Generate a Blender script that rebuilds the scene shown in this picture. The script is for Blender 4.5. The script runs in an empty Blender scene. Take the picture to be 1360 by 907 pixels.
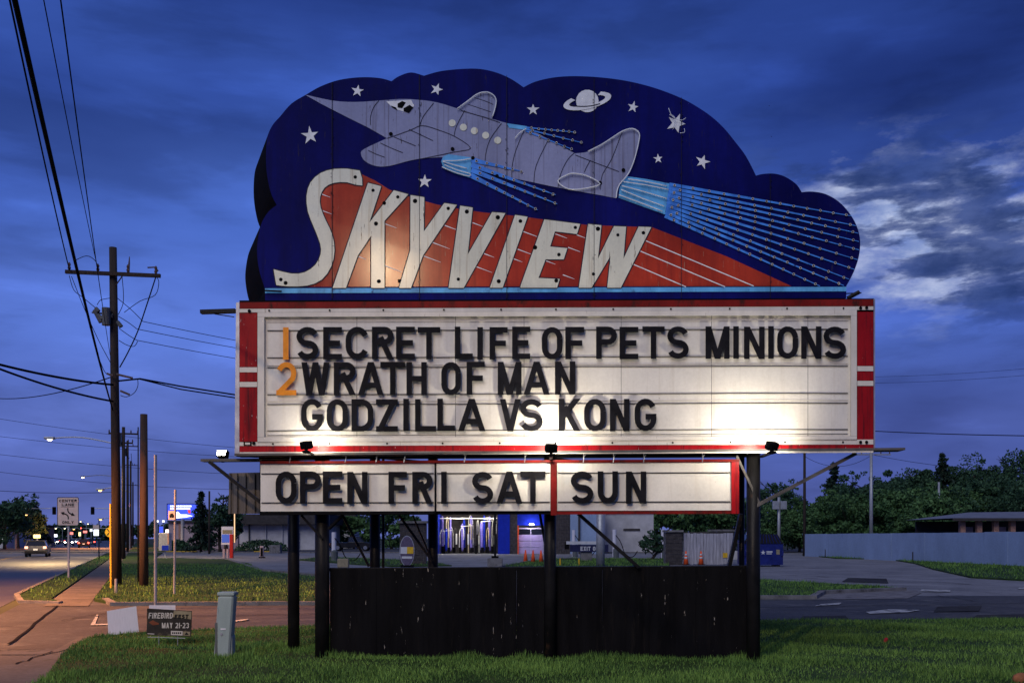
import bpy, bmesh, math, random
import numpy as np
from mathutils import Vector, Matrix

# ------------------------------------------------------------------ camera, sky, light
scene = bpy.context.scene
C = scene.collection
F, CX, HY, CAMZ = 1322.0, 680.0, 714.0, 1.7        # photo pixels: focal length, centre, horizon line; eye height in m

cam_d = bpy.data.cameras.new('camera')
cam = bpy.data.objects.new('camera', cam_d); C.objects.link(cam)
cam.location = (0, 0, CAMZ); cam.rotation_euler = (math.radians(90), 0, 0)
cam_d.sensor_width = 36.0; cam_d.lens = F / 1360.0 * 36.0
cam_d.shift_y = (HY - 453.5) / 1360.0
cam_d.clip_start = 0.1; cam_d.clip_end = 4000
scene.camera = cam

scene.view_settings.view_transform = 'Standard'
scene.view_settings.look = 'None'
scene.view_settings.exposure = 0.12
scene.view_settings.gamma = 1.0
scene.cycles.use_denoising = True
scene.cycles.max_bounces = 6

SUN_EL, SUN_AZ = math.radians(42), math.radians(205)   # last soft western glow, behind the camera
world = bpy.data.worlds.new('World'); scene.world = world; world.use_nodes = True

GX = 8.2
def build_world():
    nt = world.node_tree; nt.nodes.clear()
    N = nt.nodes.new; L = nt.links.new
    def math_(op, a, b=None, clamp=False):
        n = N('ShaderNodeMath'); n.operation = op; n.use_clamp = clamp
        for i, v in enumerate((a, b)):
            if v is None: continue
            if isinstance(v, (int, float)): n.inputs[i].default_value = v
            else: L(v, n.inputs[i])
        return n.outputs[0]
    def mix(f, a, b, mode='MIX'):
        n = N('ShaderNodeMix'); n.data_type = 'RGBA'; n.blend_type = mode
        for s, v in ((n.inputs[0], f), (n.inputs[6], a), (n.inputs[7], b)):
            if isinstance(v, (int, float)): s.default_value = v
            elif isinstance(v, tuple): s.default_value = (*v, 1)
            else: L(v, s)
        return n.outputs[2]
    def ramp(v, stops, interp='EASE'):
        n = N('ShaderNodeValToRGB'); n.color_ramp.interpolation = interp
        e = n.color_ramp.elements
        while len(e) < len(stops): e.new(0.5)
        for el, (p, c) in zip(e, stops):
            el.position = p; el.color = (c, c, c, 1) if isinstance(c, (int, float)) else (*c, 1)
        L(v, n.inputs[0]); return n.outputs[0]
    tc = N('ShaderNodeTexCoord'); sep = N('ShaderNodeSeparateXYZ'); L(tc.outputs['Generated'], sep.inputs[0])
    x, y, z = sep.outputs
    def noise(scale_v, scale, detail, rough, dist=0.0, loc=(0, 0, 0)):
        m = N('ShaderNodeMapping'); m.inputs['Scale'].default_value = scale_v; m.inputs['Location'].default_value = loc
        L(tc.outputs['Generated'], m.inputs[0])
        n = N('ShaderNodeTexNoise'); n.inputs['Scale'].default_value = scale
        n.inputs['Detail'].default_value = detail; n.inputs['Roughness'].default_value = rough; n.inputs['Distortion'].default_value = dist
        L(m.outputs[0], n.inputs['Vector']); return n.outputs['Fac']
    sky = N('ShaderNodeTexSky'); sky.sky_type = 'NISHITA'; sky.sun_disc = False
    sky.sun_elevation = math.radians(1.0); sky.sun_rotation = SUN_AZ
    sky.air_density = 1.6; sky.dust_density = 0.6; sky.ozone_density = 5.0
    # twilight cloud deck: brighter towards the horizon
    deck = ramp(z, [(0.0, (0.092, 0.122, 0.39)), (0.10, (0.084, 0.130, 0.45)), (0.20, (0.080, 0.150, 0.56)), (0.30, (0.052, 0.112, 0.46)), (0.40, (0.027, 0.064, 0.31)),
                    (0.50, (0.022, 0.053, 0.26)), (1.0, (0.021, 0.050, 0.24))])
    deck = mix(0.12, deck, mix(1.0, sky.outputs[0], (0.08, 0.12, 0.22), 'MULTIPLY'))
    big = ramp(noise((1, 1, 2.6), 1.9, 5, 0.5, 0.1, (3.1, 0.4, 1.2)), [(0.30, (0.55, 0.55, 0.60)), (0.50, (0.95, 0.95, 0.95)), (0.70, (1.45, 1.42, 1.30))])
    deck = mix(1.0, deck, big, 'MULTIPLY')
    wisp = ramp(noise((1, 1, 4.2), 4.2, 8, 0.56, 0.15, (0.7, 2.2, 0.3)), [(0.34, 0.72), (0.52, 0.98), (0.70, 1.28)])
    deck = mix(1.0, deck, wisp, 'MULTIPLY')
    # a broken stretch of the deck low in the north-east: pale sky behind torn, dark-bellied clouds
    ya = math_('MAXIMUM', y, 0.05)
    du = math_('DIVIDE', math_('SUBTRACT', math_('DIVIDE', x, ya), 0.48), 0.21)
    dv = math_('DIVIDE', math_('SUBTRACT', math_('DIVIDE', z, ya), 0.312), 0.066)
    r2 = math_('ADD', math_('MULTIPLY', du, du), math_('MULTIPLY', dv, dv))
    mask = math_('MULTIPLY', math_('EXPONENT', math_('MULTIPLY', r2, -0.8)), math_('GREATER_THAN', y, 0.06))
    frag = noise((1, 1, 2.6), 10.5, 10, 0.60, 0.12, (GX, 0.2, 4.4))
    thr = math_('ADD', frag, math_('MULTIPLY', math_('SUBTRACT', mask, 0.62), 0.40))
    gap = ramp(thr, [(0.37, 0.0), (0.48, 0.22), (0.58, 0.62), (0.74, 1.0)], 'LINEAR')
    gap = math_('MULTIPLY', gap, math_('MINIMUM', math_('MULTIPLY', mask, 4.0), 1.0))
    fine = ramp(noise((1, 1, 2.4), 22, 8, 0.6, 0.1, (7.3, 1.0, 2.0)), [(0.32, 0.0), (0.68, 1.0)])
    c_gap = mix(fine, (0.22, 0.30, 0.56), (0.58, 0.64, 0.82))
    col = mix(gap, deck, c_gap)
    dk = noise((1, 1, 3.4), 11.5, 10, 0.58, 0.1, (5.0, 9.2, 0.6))
    dthr = math_('ADD', dk, math_('MULTIPLY', math_('SUBTRACT', mask, 0.8), 0.12))
    belly = math_('MULTIPLY', ramp(dthr, [(0.43, 0.0), (0.49, 0.8), (0.55, 1.0)], 'LINEAR'), math_('MINIMUM', math_('MULTIPLY', mask, 2.2), 0.93))
    col = mix(belly, col, mix(fine, (0.016, 0.036, 0.14), (0.040, 0.075, 0.25)))
    bg = N('ShaderNodeBackground'); L(col, bg.inputs[0]); bg.inputs[1].default_value = 1.0
    out = N('ShaderNodeOutputWorld'); L(bg.outputs[0], out.inputs[0])
build_world()
world.cycles.sampling_method = 'MANUAL'; world.cycles.sample_map_resolution = 512

sun_d = bpy.data.lights.new('sun', 'SUN'); sun_d.energy = 1.15; sun_d.angle = math.radians(40); sun_d.color = (0.97, 0.96, 1.0)
sun = bpy.data.objects.new('sun', sun_d); C.objects.link(sun)
_sd = Vector((math.sin(SUN_AZ) * math.cos(SUN_EL), math.cos(SUN_AZ) * math.cos(SUN_EL), math.sin(SUN_EL)))  # towards the sun
sun.rotation_euler = _sd.to_track_quat('Z', 'Y').to_euler(); sun.location = _sd * 60

# ------------------------------------------------------------------ helpers
R = random.Random(7)
def V(*a): return Vector(a)

def at(px, py, Y):
    return V((px - CX) / F * Y, Y, CAMZ + (HY - py) / F * Y)
def gd(py):                     # distance of a ground point from its picture row
    return CAMZ * F / (py - HY)
def G(px, py, z=0.0):
    Y = (CAMZ - z) * F / (py - HY); return V((px - CX) / F * Y, Y, z)

def principled(name):
    m = bpy.data.materials.new(name); m.use_nodes = True
    nt = m.node_tree; return m, nt, nt.nodes['Principled BSDF']

def mat(name, col, rough=0.6, var=0.25, scale=6.0, stretch=(1, 1, 1), metal=0.0, spots=None, spots2=None, bump=0.0, bscale=None, spec=0.14, fine=0.0):
    """colour with two scales of mottling; spots = (colour, scale, threshold, stretch, softness) wear patches"""
    m, nt, b = principled(name); N = nt.nodes.new; L = nt.links.new
    tc = N('ShaderNodeTexCoord')
    def nz(scale, stretch, detail=5, rough_=0.6):
        mp = N('ShaderNodeMapping'); mp.inputs['Scale'].default_value = stretch; L(tc.outputs['Object'], mp.inputs[0])
        n = N('ShaderNodeTexNoise'); n.inputs['Scale'].default_value = scale; n.inputs['Detail'].default_value = detail
        n.inputs['Roughness'].default_value = rough_; L(mp.outputs[0], n.inputs['Vector']); return n.outputs['Fac']
    def mixc(f, a, c):
        x = N('ShaderNodeMix'); x.data_type = 'RGBA'
        for s, v in ((x.inputs[0], f), (x.inputs[6], a), (x.inputs[7], c)):
            if isinstance(v, tuple): s.default_value = (*v, 1)
            elif isinstance(v, float): s.default_value = v
            else: L(v, s)
        return x.outputs[2]
    def step(f, lo, hi):
        r = N('ShaderNodeMapRange'); r.inputs[1].default_value = lo; r.inputs[2].default_value = hi; L(f, r.inputs[0]); return r.outputs[0]
    lo = tuple(c * (1 - var) for c in col); hi = tuple(min(1, c * (1 + var)) for c in col)
    n1 = nz(scale, stretch)
    c = mixc(step(n1, 0.3, 0.7), lo, hi)
    if fine:
        c = mixc(step(nz(scale * 17, (1, 1, 1), 3), 0.35, 0.65), mixc(fine, c, (0.0, 0.0, 0.0)), c)
    for sp in (spots, spots2):
        if sp:
            sc, ss, th, st, soft = sp
            c = mixc(step(nz(ss, st, 6, 0.65), th, th + soft), c, sc)
    L(c, b.inputs['Base Color'])
    b.inputs['Roughness'].default_value = rough; b.inputs['Metallic'].default_value = metal
    b.inputs['Specular IOR Level'].default_value = spec
    rr = N('ShaderNodeMapRange'); rr.inputs[3].default_value = max(0.05, rough - 0.12); rr.inputs[4].default_value = min(1, rough + 0.12)
    L(n1, rr.inputs[0]); L(rr.outputs[0], b.inputs['Roughness'])
    if bump:
        bp = N('ShaderNodeBump'); bp.inputs['Strength'].default_value = bump; bp.inputs['Distance'].default_value = 0.02
        L(nz(bscale or scale * 4, stretch, 6), bp.inputs['Height']); L(bp.outputs[0], b.inputs['Normal'])
    return m

def emis(name, col, strength):
    m, nt, b = principled(name)
    b.inputs['Base Color'].default_value = (*[min(1, c) for c in col], 1)
    b.inputs['Emission Color'].default_value = (*col, 1); b.inputs['Emission Strength'].default_value = strength
    b.inputs['Roughness'].default_value = 0.4
    return m

def glass(name, col, rough=0.08):
    m, nt, b = principled(name); b.inputs['Base Color'].default_value = (*col, 1)
    b.inputs['Roughness'].default_value = rough; b.inputs['Specular IOR Level'].default_value = 0.8; b.inputs['Coat Weight'].default_value = 0.3
    return m

def leafmat(name, c0, c1, scale=0.5):
    m, nt, b = principled(name); N = nt.nodes.new; L = nt.links.new
    tc = N('ShaderNodeTexCoord'); n = N('ShaderNodeTexNoise'); n.inputs['Scale'].default_value = scale; n.inputs['Detail'].default_value = 6
    L(tc.outputs['Object'], n.inputs['Vector'])
    g = N('ShaderNodeNewGeometry'); ad = N('ShaderNodeMath'); ad.operation = 'MULTIPLY_ADD'; ad.inputs[1].default_value = 0.5; ad.inputs[2].default_value = -0.25
    L(g.outputs['Random Per Island'], ad.inputs[0])
    a2 = N('ShaderNodeMath'); L(n.outputs['Fac'], a2.inputs[0]); L(ad.outputs[0], a2.inputs[1])
    r = N('ShaderNodeMapRange'); r.inputs[1].default_value = 0.2; r.inputs[2].default_value = 0.8; L(a2.outputs[0], r.inputs[0])
    x = N('ShaderNodeMix'); x.data_type = 'RGBA'; x.inputs[6].default_value = (*c0, 1); x.inputs[7].default_value = (*c1, 1)
    L(r.outputs[0], x.inputs[0]); L(x.outputs[2], b.inputs['Base Color'])
    b.inputs['Roughness'].default_value = 0.7; b.inputs['Specular IOR Level'].default_value = 0.25
    return m

def tag(o, label=None, cat=None, group=None, kind=None):
    if label: o['label'] = label
    if cat: o['category'] = cat
    if group: o['group'] = group
    if kind: o['kind'] = kind
    return o

def thing(name, label, cat, loc=(0, 0, 0), group=None):
    o = bpy.data.objects.new(name, None); C.objects.link(o); o.empty_display_size = 0.2
    o.location = loc
    o['_base'] = tuple(loc)
    return tag(o, label, cat, group)

def link(name, me, m, parent=None):
    """mesh given in world coordinates -> object; a child keeps its world place"""
    if m is not None and not me.materials: me.materials.append(m)
    o = bpy.data.objects.new(name, me); C.objects.link(o)
    if parent is not None:
        o.parent = parent
        if '_base' in parent.keys():
            o.matrix_parent_inverse = Matrix.Translation(-Vector(parent['_base']))
    return o

def rebase(o):
    """move a top-level mesh's origin to its base"""
    me = o.data; n = len(me.vertices); co = np.empty(n * 3, 'f'); me.vertices.foreach_get('co', co); co = co.reshape(-1, 3)
    b = np.array([(co[:, 0].min() + co[:, 0].max()) / 2, (co[:, 1].min() + co[:, 1].max()) / 2, co[:, 2].min()])
    me.vertices.foreach_set('co', (co - b).astype('f').ravel()); o.location = b; return o

def obj(name, bm, m, parent=None, smooth=False):
    me = bpy.data.meshes.new(name)
    bmesh.ops.recalc_face_normals(bm, faces=bm.faces)
    bm.to_mesh(me); bm.free()
    if smooth:
        me.polygons.foreach_set('use_smooth', [True] * len(me.polygons))
    o = link(name, me, m, parent)
    return o

def solo(name, bm, m, label, cat, group=None, smooth=False):
    return tag(rebase(obj(name, bm, m, None, smooth)), label, cat, group)
def struct(name, bm, m, kind='structure', parent=None):
    o = obj(name, bm, m, parent)
    if parent is None: tag(o, kind=kind)
    return o

def BM(): return bmesh.new()

def box(bm, c, s, rot=None, bev=0.0):
    """box with centre c and full size s; rot = 3x3/4x4 rotation about c"""
    M = Matrix.Translation(Vector(c)) @ (rot.to_4x4() if rot is not None else Matrix.Identity(4)) @ Matrix.Diagonal((s[0], s[1], s[2], 1))
    r = bmesh.ops.create_cube(bm, size=1.0, matrix=M)
    if bev:
        es = list({e for v in r['verts'] for e in v.link_edges})
        bmesh.ops.bevel(bm, geom=es, offset=bev, segments=2, affect='EDGES', profile=0.5)
    return bm

def frame_axes(d):
    d = d.normalized(); up = V(0, 0, 1) if abs(d.z) < 0.95 else V(1, 0, 0)
    a = d.cross(up).normalized(); return a, a.cross(d).normalized()

def tube(bm, pts, r, sides=8, cap=True):
    pts = [Vector(p) for p in pts]; rs = r if isinstance(r, (list, tuple)) else [r] * len(pts)
    rings = []; a = None
    for i, p in enumerate(pts):
        d = (pts[min(i + 1, len(pts) - 1)] - pts[max(i - 1, 0)])
        if d.length < 1e-9: d = V(0, 0, 1)
        d.normalize()
        if a is None: a, b = frame_axes(d)
        else:
            a = (a - d * a.dot(d))
            a = a.normalized() if a.length > 1e-6 else frame_axes(d)[0]
            b = a.cross(d).normalized()
        rings.append([bm.verts.new(p + (a * math.cos(t) + b * math.sin(t)) * rs[i]) for t in (2 * math.pi * k / sides for k in range(sides))])
    for q, w in zip(rings, rings[1:]):
        for k in range(sides):
            bm.faces.new((q[k], q[(k + 1) % sides], w[(k + 1) % sides], w[k]))
    if cap:
        bm.faces.new(rings[0][::-1]); bm.faces.new(rings[-1])
    return bm

def bar(bm, p, q, w, h):
    """rectangular bar from p to q"""
    p, q = Vector(p), Vector(q); d = q - p; a, b = frame_axes(d)
    rot = Matrix((a, b, d.normalized())).transposed()
    return box(bm, (p + q) / 2, (w, h, d.length), rot)

def prism(bm, pts2, fmap, d0, d1):
    """polygon in flat coordinates extruded between depths d0 and d1 through fmap(x, y, d)"""
    f = [bm.verts.new(fmap(x, y, d1)) for x, y in pts2]; k = [bm.verts.new(fmap(x, y, d0)) for x, y in pts2]
    bm.faces.new(f); bm.faces.new(k[::-1]); n = len(f)
    for i in range(n): bm.faces.new((f[i], k[i], k[(i + 1) % n], f[(i + 1) % n]))
    return bm

def sheet(bm, pts3):
    bm.faces.new([bm.verts.new(p) for p in pts3]); return bm

def smoothpts(pts, closed=False, n=4):
    """Catmull-Rom through the points"""
    out = []; m = len(pts); segs = m if closed else m - 1
    g = lambda i: pts[i % m] if closed else pts[max(0, min(m - 1, i))]
    for i in range(segs):
        p0, p1, p2, p3 = g(i - 1), g(i), g(i + 1), g(i + 2)
        for k in range(n):
            t = k / n
            out.append(tuple(0.5 * (2 * b + (c - a) * t + (2 * a - 5 * b + 4 * c - d) * t * t + (3 * b - 3 * c + d - a) * t ** 3) for a, b, c, d in zip(p0, p1, p2, p3)))
    if not closed: out.append(tuple(pts[-1]))
    return out

def copy_tree(o, parent=None):
    c = o.copy(); C.objects.link(c); c.parent = parent
    for ch in o.children: copy_tree(ch, c)
    return c

# --- lettering: strokes in flat coordinates (y down), clipped to the letter box
def _arc(cx, cy, rx, ry, a0, a1, n=9):
    return [(cx + rx * math.cos(math.radians(a0 + (a1 - a0) * i / n)), cy - ry * math.sin(math.radians(a0 + (a1 - a0) * i / n))) for i in range(n + 1)]
def glyph(ch, w, h, t):
    """list of (polyline, extend_ends) in a w x h box, y down"""
    l, r, u, d = t / 2, w - t / 2, t / 2, h - t / 2; mx, my = w / 2, h / 2; rx = (r - l) / 2
    ry = min(rx * 1.15, (d - u) / 2); q = (d - u) / 4
    S = lambda *p: (list(p), 0.0)
    X = lambda *p: (list(p), t)
    if ch == 'O': return [(_arc(mx, u + ry, rx, ry, 0, 180) + _arc(mx, d - ry, rx, ry, 180, 360) + [(r, u + ry)], 0)]
    if ch == 'C': return [(_arc(mx, u + ry, rx, ry, 25, 180) + _arc(mx, d - ry, rx, ry, 180, 335), 0)]
    if ch == 'G': return [(_arc(mx, u + ry, rx, ry, 25, 180) + _arc(mx, d - ry, rx, ry, 180, 360) + [(r, my + t * 0.3), (mx, my + t * 0.3)], 0)]
    if ch == 'S': return [(_arc(mx, u + q, rx, q, 20, 180) + _arc(mx, u + q, rx, q, 180, 250, 4)[1:] + _arc(mx, d - q, rx, q, 70, 0, 4) + _arc(mx, d - q, rx, q, 0, -160)[1:], 0)]
    if ch == 'U': return [([(l, -t), (l, d - ry)] + _arc(mx, d - ry, rx, ry, 180, 360)[1:] + [(r, -t)], 0)]
    if ch == 'I': return [S((mx, 0), (mx, h))]
    if ch == '1': return [S((mx, 0), (mx, h))]
    if ch == 'L': return [S((l, 0), (l, d), (w, d))]
    if ch == 'E': return [S((w, u), (l, u), (l, d), (w, d)), S((l, my), (w * 0.9, my))]
    if ch == 'F': return [S((w, u), (l, u), (l, h)), S((l, my), (w * 0.9, my))]
    if ch == 'T': return [S((0, u), (w, u)), S((mx, u), (mx, h))]
    if ch == 'H': return [S((l, 0), (l, h)), S((r, 0), (r, h)), S((l, my), (r, my))]
    if ch == 'P' or ch == 'R' or ch == 'B':
        b = h * 0.56 - t / 2 if ch != 'B' else my; rr = (b - u) / 2; rr2 = min(rr, (r - l))
        o = [S((l, 0), (l, h)), ([(l, u), (r - rr2, u)] + _arc(r - rr2, u + rr, rr2, rr, 90, -90)[1:-1] + [(r - rr2, b), (l, b)], 0)]
        if ch == 'R': o.append(X((mx, b), (r, h)))
        if ch == 'B':
            s = (d - b) / 2; o.append(([(l, b), (r - rr2, b)] + _arc(r - rr2, b + s, rr2, s, 90, -90)[1:-1] + [(r - rr2, d), (l, d)], 0))
        return o
    if ch == 'D': return [S((l, 0), (l, h)), ([(l, u), (r - rx, u)] + _arc(r - rx * 1.2, u + ry, rx * 1.2, ry, 90, 0)[1:] + _arc(r - rx * 1.2, d - ry, rx * 1.2, ry, 0, -90)[:-1] + [(r - rx, d), (l, d)], 0)]
    e = t * 0.56
    if ch == 'N': return [S((l, 0), (l, h)), S((r, 0), (r, h)), X((l, 0), (r, h))]
    if ch == 'M': return [S((l, 0), (l, h)), S((r, 0), (r, h)), X((l, 0), (mx, h)), X((r, 0), (mx, h))]
    if ch == 'A': return [X((mx, 0), (e, h)), X((mx, 0), (w - e, h)), S((w * 0.22, h * 0.70), (w * 0.78, h * 0.70))]
    if ch == 'V': return [X((e, 0), (mx, h)), X((w - e, 0), (mx, h))]
    if ch == 'W': return [X((e, 0), (w * 0.28, h)), X((mx, 0), (w * 0.28, h)), X((mx, 0), (w * 0.72, h)), X((w - e, 0), (w * 0.72, h))]
    if ch == 'K': return [S((l, 0), (l, h)), X((w - e, 0), (l, h * 0.62)), X((w * 0.38, h * 0.40), (w - e, h))]
    if ch == 'Y': return [X((e, 0), (mx, my)), X((w - e, 0), (mx, my)), S((mx, my), (mx, h))]
    if ch == 'Z': return [S((0, u), (w, u)), S((0, d), (w, d)), X((w - e, 0), (e, h))]
    if ch == 'X': return [X((e, 0), (w - e, h)), X((w - e, 0), (e, h))]
    if ch == '2': return [(_arc(mx, u + ry, rx, ry, 160, -20) + [(r * 0.93, h * 0.5), (l, d)], 0), S((0, d), (w, d))]
    if ch == '3': return [(_arc(mx, u + q, rx, q, 160, -80), 0), (_arc(mx, d - q, rx, q, 80, -160), 0)]
    if ch == '-': return [S((0, my), (w, my))]
    return []

def stroke_faces(bm, pts, half, ext, box2):
    pts = [Vector((p[0], p[1])) for p in pts]
    if ext:
        d = (pts[1] - pts[0]).normalized(); pts[0] = pts[0] - d * ext
        d = (pts[-1] - pts[-2]).normalized(); pts[-1] = pts[-1] + d * ext
    nrm = []
    for a, b in zip(pts, pts[1:]):
        d = b - a
        if d.length < 1e-6: d = Vector((1, 0))
        d.normalize(); nrm.append(Vector((-d.y, d.x)))
    Lft, Rgt = [], []
    for i, p in enumerate(pts):
        if i == 0: n = nrm[0]; k = 1
        elif i == len(pts) - 1: n = nrm[-1]; k = 1
        else:
            n = nrm[i - 1] + nrm[i]
            n = n.normalized() if n.length > 1e-4 else nrm[i]
            k = 1 / max(0.45, n.dot(nrm[i]))
        Lft.append(bm.verts.new((p.x + n.x * half * k, p.y + n.y * half * k, 0))); Rgt.append(bm.verts.new((p.x - n.x * half * k, p.y - n.y * half * k, 0)))
    for i in range(len(pts) - 1):
        try: bm.faces.new((Lft[i], Lft[i + 1], Rgt[i + 1], Rgt[i]))
        except ValueError: pass
    if box2:
        x0, y0, x1, y1 = box2
        for co, no in (((0, y0, 0), (0, -1, 0)), ((0, y1, 0), (0, 1, 0)), ((x0, 0, 0), (-1, 0, 0)), ((x1, 0, 0), (1, 0, 0))):
            bmesh.ops.bisect_plane(bm, geom=bm.verts[:] + bm.edges[:] + bm.faces[:], plane_co=co, plane_no=no, clear_outer=True)

def letter(bm, ch, x0, y0, x1, y1, t, fmap, d0, d1, slant=0.0):
    """one raised letter in the flat box x0..x1, y0..y1; strokes step 0.7 mm so that none share a plane"""
    w, h = x1 - x0, y1 - y0
    for k, (pl, ext) in enumerate(glyph(ch, w, h, t)):
        b2 = BM(); stroke_faces(b2, pl, t / 2, ext, (0, 0, w, h))
        dd = d1 + 0.0007 * k
        vm = {}
        fs = [[(v.co.x, v.co.y, v.index if False else id(v)) for v in f.verts] for f in b2.faces]
        front, back = {}, {}
        for f in b2.faces:
            for v in f.verts:
                if v not in front:
                    X = x0 + v.co.x + slant * (h - v.co.y); Yp = y0 + v.co.y
                    front[v] = bm.verts.new(fmap(X, Yp, dd)); back[v] = bm.verts.new(fmap(X, Yp, d0))
        for f in b2.faces:
            vs = list(f.verts)
            bm.faces.new([front[v] for v in vs])
            bm.faces.new([back[v] for v in reversed(vs)])
        for e in b2.edges:
            if len(e.link_faces) == 1:
                a, b = e.verts; bm.faces.new((front[a], back[a], back[b], front[b]))
        b2.free()
    return bm

def text_row(bm, s, x0, y0, x1, y1, t, fmap, d0, d1, slant=0.0, gap=0.22):
    ws = [0.35 if c in 'I1' else 0.45 if c == '-' else 0.5 if c == ' ' else 1.25 if c in 'MW' else 1.0 for c in s]
    tot = sum(ws) + gap * (len(s) - 1); k = (x1 - x0) / tot; x = x0
    for c, w in zip(s, ws):
        if c != ' ': letter(bm, c, x, y0, x + w * k, y1, t, fmap, d0, d1, slant)
        x += (w + gap) * k
    return bm
# ------------------------------------------------------------------ ground, roads, lawns
RD = V(-495 / F, 1.0, 0)                     # the main road's direction per metre of depth
def rd(off, Y, z=0.0): return V(RD.x * Y + off, Y, z)

m_earth = mat('far_ground', (0.045, 0.05, 0.03), 0.95, 0.4, 0.1)
m_asph = mat('old_asphalt', (0.075, 0.075, 0.079), 0.75, 0.3, 0.5, spots=((0.12, 0.118, 0.115), 1.1, 0.56, (1, 1, 1), 0.12), spots2=((0.025, 0.025, 0.027), 2.2, 0.66, (0.4, 1, 1), 0.05), bump=0.4, bscale=60, fine=0.3)
m_asph2 = mat('main_road_asphalt', (0.055, 0.053, 0.05), 0.55, 0.35, 0.25, (1, 0.25, 1), spots=((0.09, 0.085, 0.08), 0.8, 0.56, (1.5, 0.3, 1), 0.15), bump=0.3, bscale=40, fine=0.25, spec=0.5)
m_lot = mat('pale_lot_concrete', (0.21, 0.21, 0.215), 0.8, 0.3, 0.35, spots=((0.10, 0.10, 0.10), 0.9, 0.54, (1, 1, 1), 0.15), bump=0.2, bscale=30, fine=0.2)
m_conc = mat('kerb_concrete', (0.20, 0.19, 0.185), 0.85, 0.3, 2.0, spots=((0.07, 0.065, 0.06), 3, 0.52, (1, 1, 1), 0.15), bump=0.2, fine=0.2)
m_walk = mat('sidewalk_concrete', (0.13, 0.118, 0.108), 0.85, 0.3, 1.0, spots=((0.07, 0.065, 0.05), 2, 0.57, (1, 1, 1), 0.12), bump=0.3, fine=0.25)
m_soil = mat('lawn_soil', (0.032, 0.066, 0.016), 0.95, 0.45, 0.9, spots=((0.07, 0.095, 0.03), 2.5, 0.55, (1, 1, 1), 0.2), bump=0.6, bscale=30, fine=0.45)
m_grass = leafmat('grass_blades', (0.018, 0.062, 0.012), (0.17, 0.32, 0.064), 0.75)
m_roadpaint = mat('worn_road_paint', (0.42, 0.42, 0.40), 0.8, 0.25, 3, spots=((0.08, 0.08, 0.08), 4, 0.52, (1, 1, 1), 0.08))
m_yellowpaint = mat('worn_yellow_paint', (0.42, 0.28, 0.05), 0.8, 0.25, 3, spots=((0.07, 0.07, 0.06), 4, 0.52, (1, 1, 1), 0.08))
m_tar = mat('tar_seal', (0.012, 0.012, 0.013), 0.9, 0.3, 4, spec=0.02)

def flat(name, pts, z, m, parent=None):
    bm = BM(); bm.faces.new([bm.verts.new((p.x, p.y, z)) for p in pts]); return struct(name, bm, m, parent=parent)
ground = flat('ground', [V(-900, -60, 0), V(900, -60, 0), V(900, 1800, 0), V(-900, 1800, 0)], 0.0, m_earth)
main_road = flat('main_road', [rd(-3.4, -30), rd(-3.4, 700), rd(-24, 700), rd(-24, -30)], 0.008, m_asph2)
side_road = flat('side_road', [V(-24, -6, 0), V(90, 17, 0), V(90, 29, 0), V(-20, 29, 0), rd(-3.0, 29), rd(-3.3, -6)], 0.016, m_asph)
lot = flat('parking_lot', [G(-60, 738), G(205, 743), G(300, 742), G(345, 757), G(425, 764), G(425, 798), V(20, 27, 0), V(90, 30, 0), V(90, 120, 0), V(-52, 180, 0), V(-80, 180, 0)], 0.012, m_lot)
back_street = flat('back_street', [V(-70, 112, 0), V(60, 112, 0), V(60, 150, 0), V(-70, 150, 0)], 0.020, m_asph)
walk = flat('sidewalk', [rd(-2.35, 24.4), rd(-1.25, 24.4), rd(-1.25, 400), rd(-2.35, 400)], 0.030, m_walk)

def lawn(name, pts, h=0.08):
    bm = BM(); t = [bm.verts.new((p.x, p.y, h)) for p in pts]; b = [bm.verts.new((p.x, p.y, 0.002)) for p in pts]
    bm.faces.new(t); n = len(t)
    for i in range(n): bm.faces.new((t[i], b[i], b[(i + 1) % n], t[(i + 1) % n]))
    o = struct(name, bm, m_soil); return [(p.x, p.y) for p in pts], h
near_edge = [G(60, 907), G(74, 885), G(95, 862), G(122, 850), G(200, 843), G(310, 838), G(420, 835), G(700, 831), G(1010, 827.5), G(1360, 825)]
LN = lawn('front_lawn', [V(-4.6, -8, 0), V(-4.7, 4, 0)] + near_edge + [V(26, 21, 0), V(26, -8, 0)], 0.06)
LL = lawn('left_lawn', [rd(-1.2, gd(799)), G(150, 804), G(424, 803), G(424, 768), G(350, 761), G(330, 749), G(300, 744), G(240, 742), G(205, 742), rd(3.0, 120), rd(3.0, 300), rd(-1.2, 300)])
LV = lawn('road_verge', [rd(-3.5, gd(792)), G(30, 800), G(80, 801), rd(-2.4, gd(797)), rd(-2.4, 300), rd(-3.5, 300)], 0.06)
LI = lawn('lot_island', [G(1005, 795), G(1080, 795), G(1090, 788), G(1196, 784.5), G(1170, 781), G(1010, 772), G(950, 770), G(900, 780)])
LW = lawn('wall_verge', [G(1110, 742), G(1180, 743), G(1215, 749), G(1240, 757), G(1290, 768), G(1360, 772), V(36, 39, 0), V(36, 110, 0), G(1065, 737)])
LB = lawn('wash_lawn', [G(660, 754), G(890, 753), G(885, 743), G(760, 742), G(705, 746)])
LC = lawn('pay_island', [G(395, 744), G(470, 750), G(520, 753), G(600, 752), G(560, 745), G(430, 740)])

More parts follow.
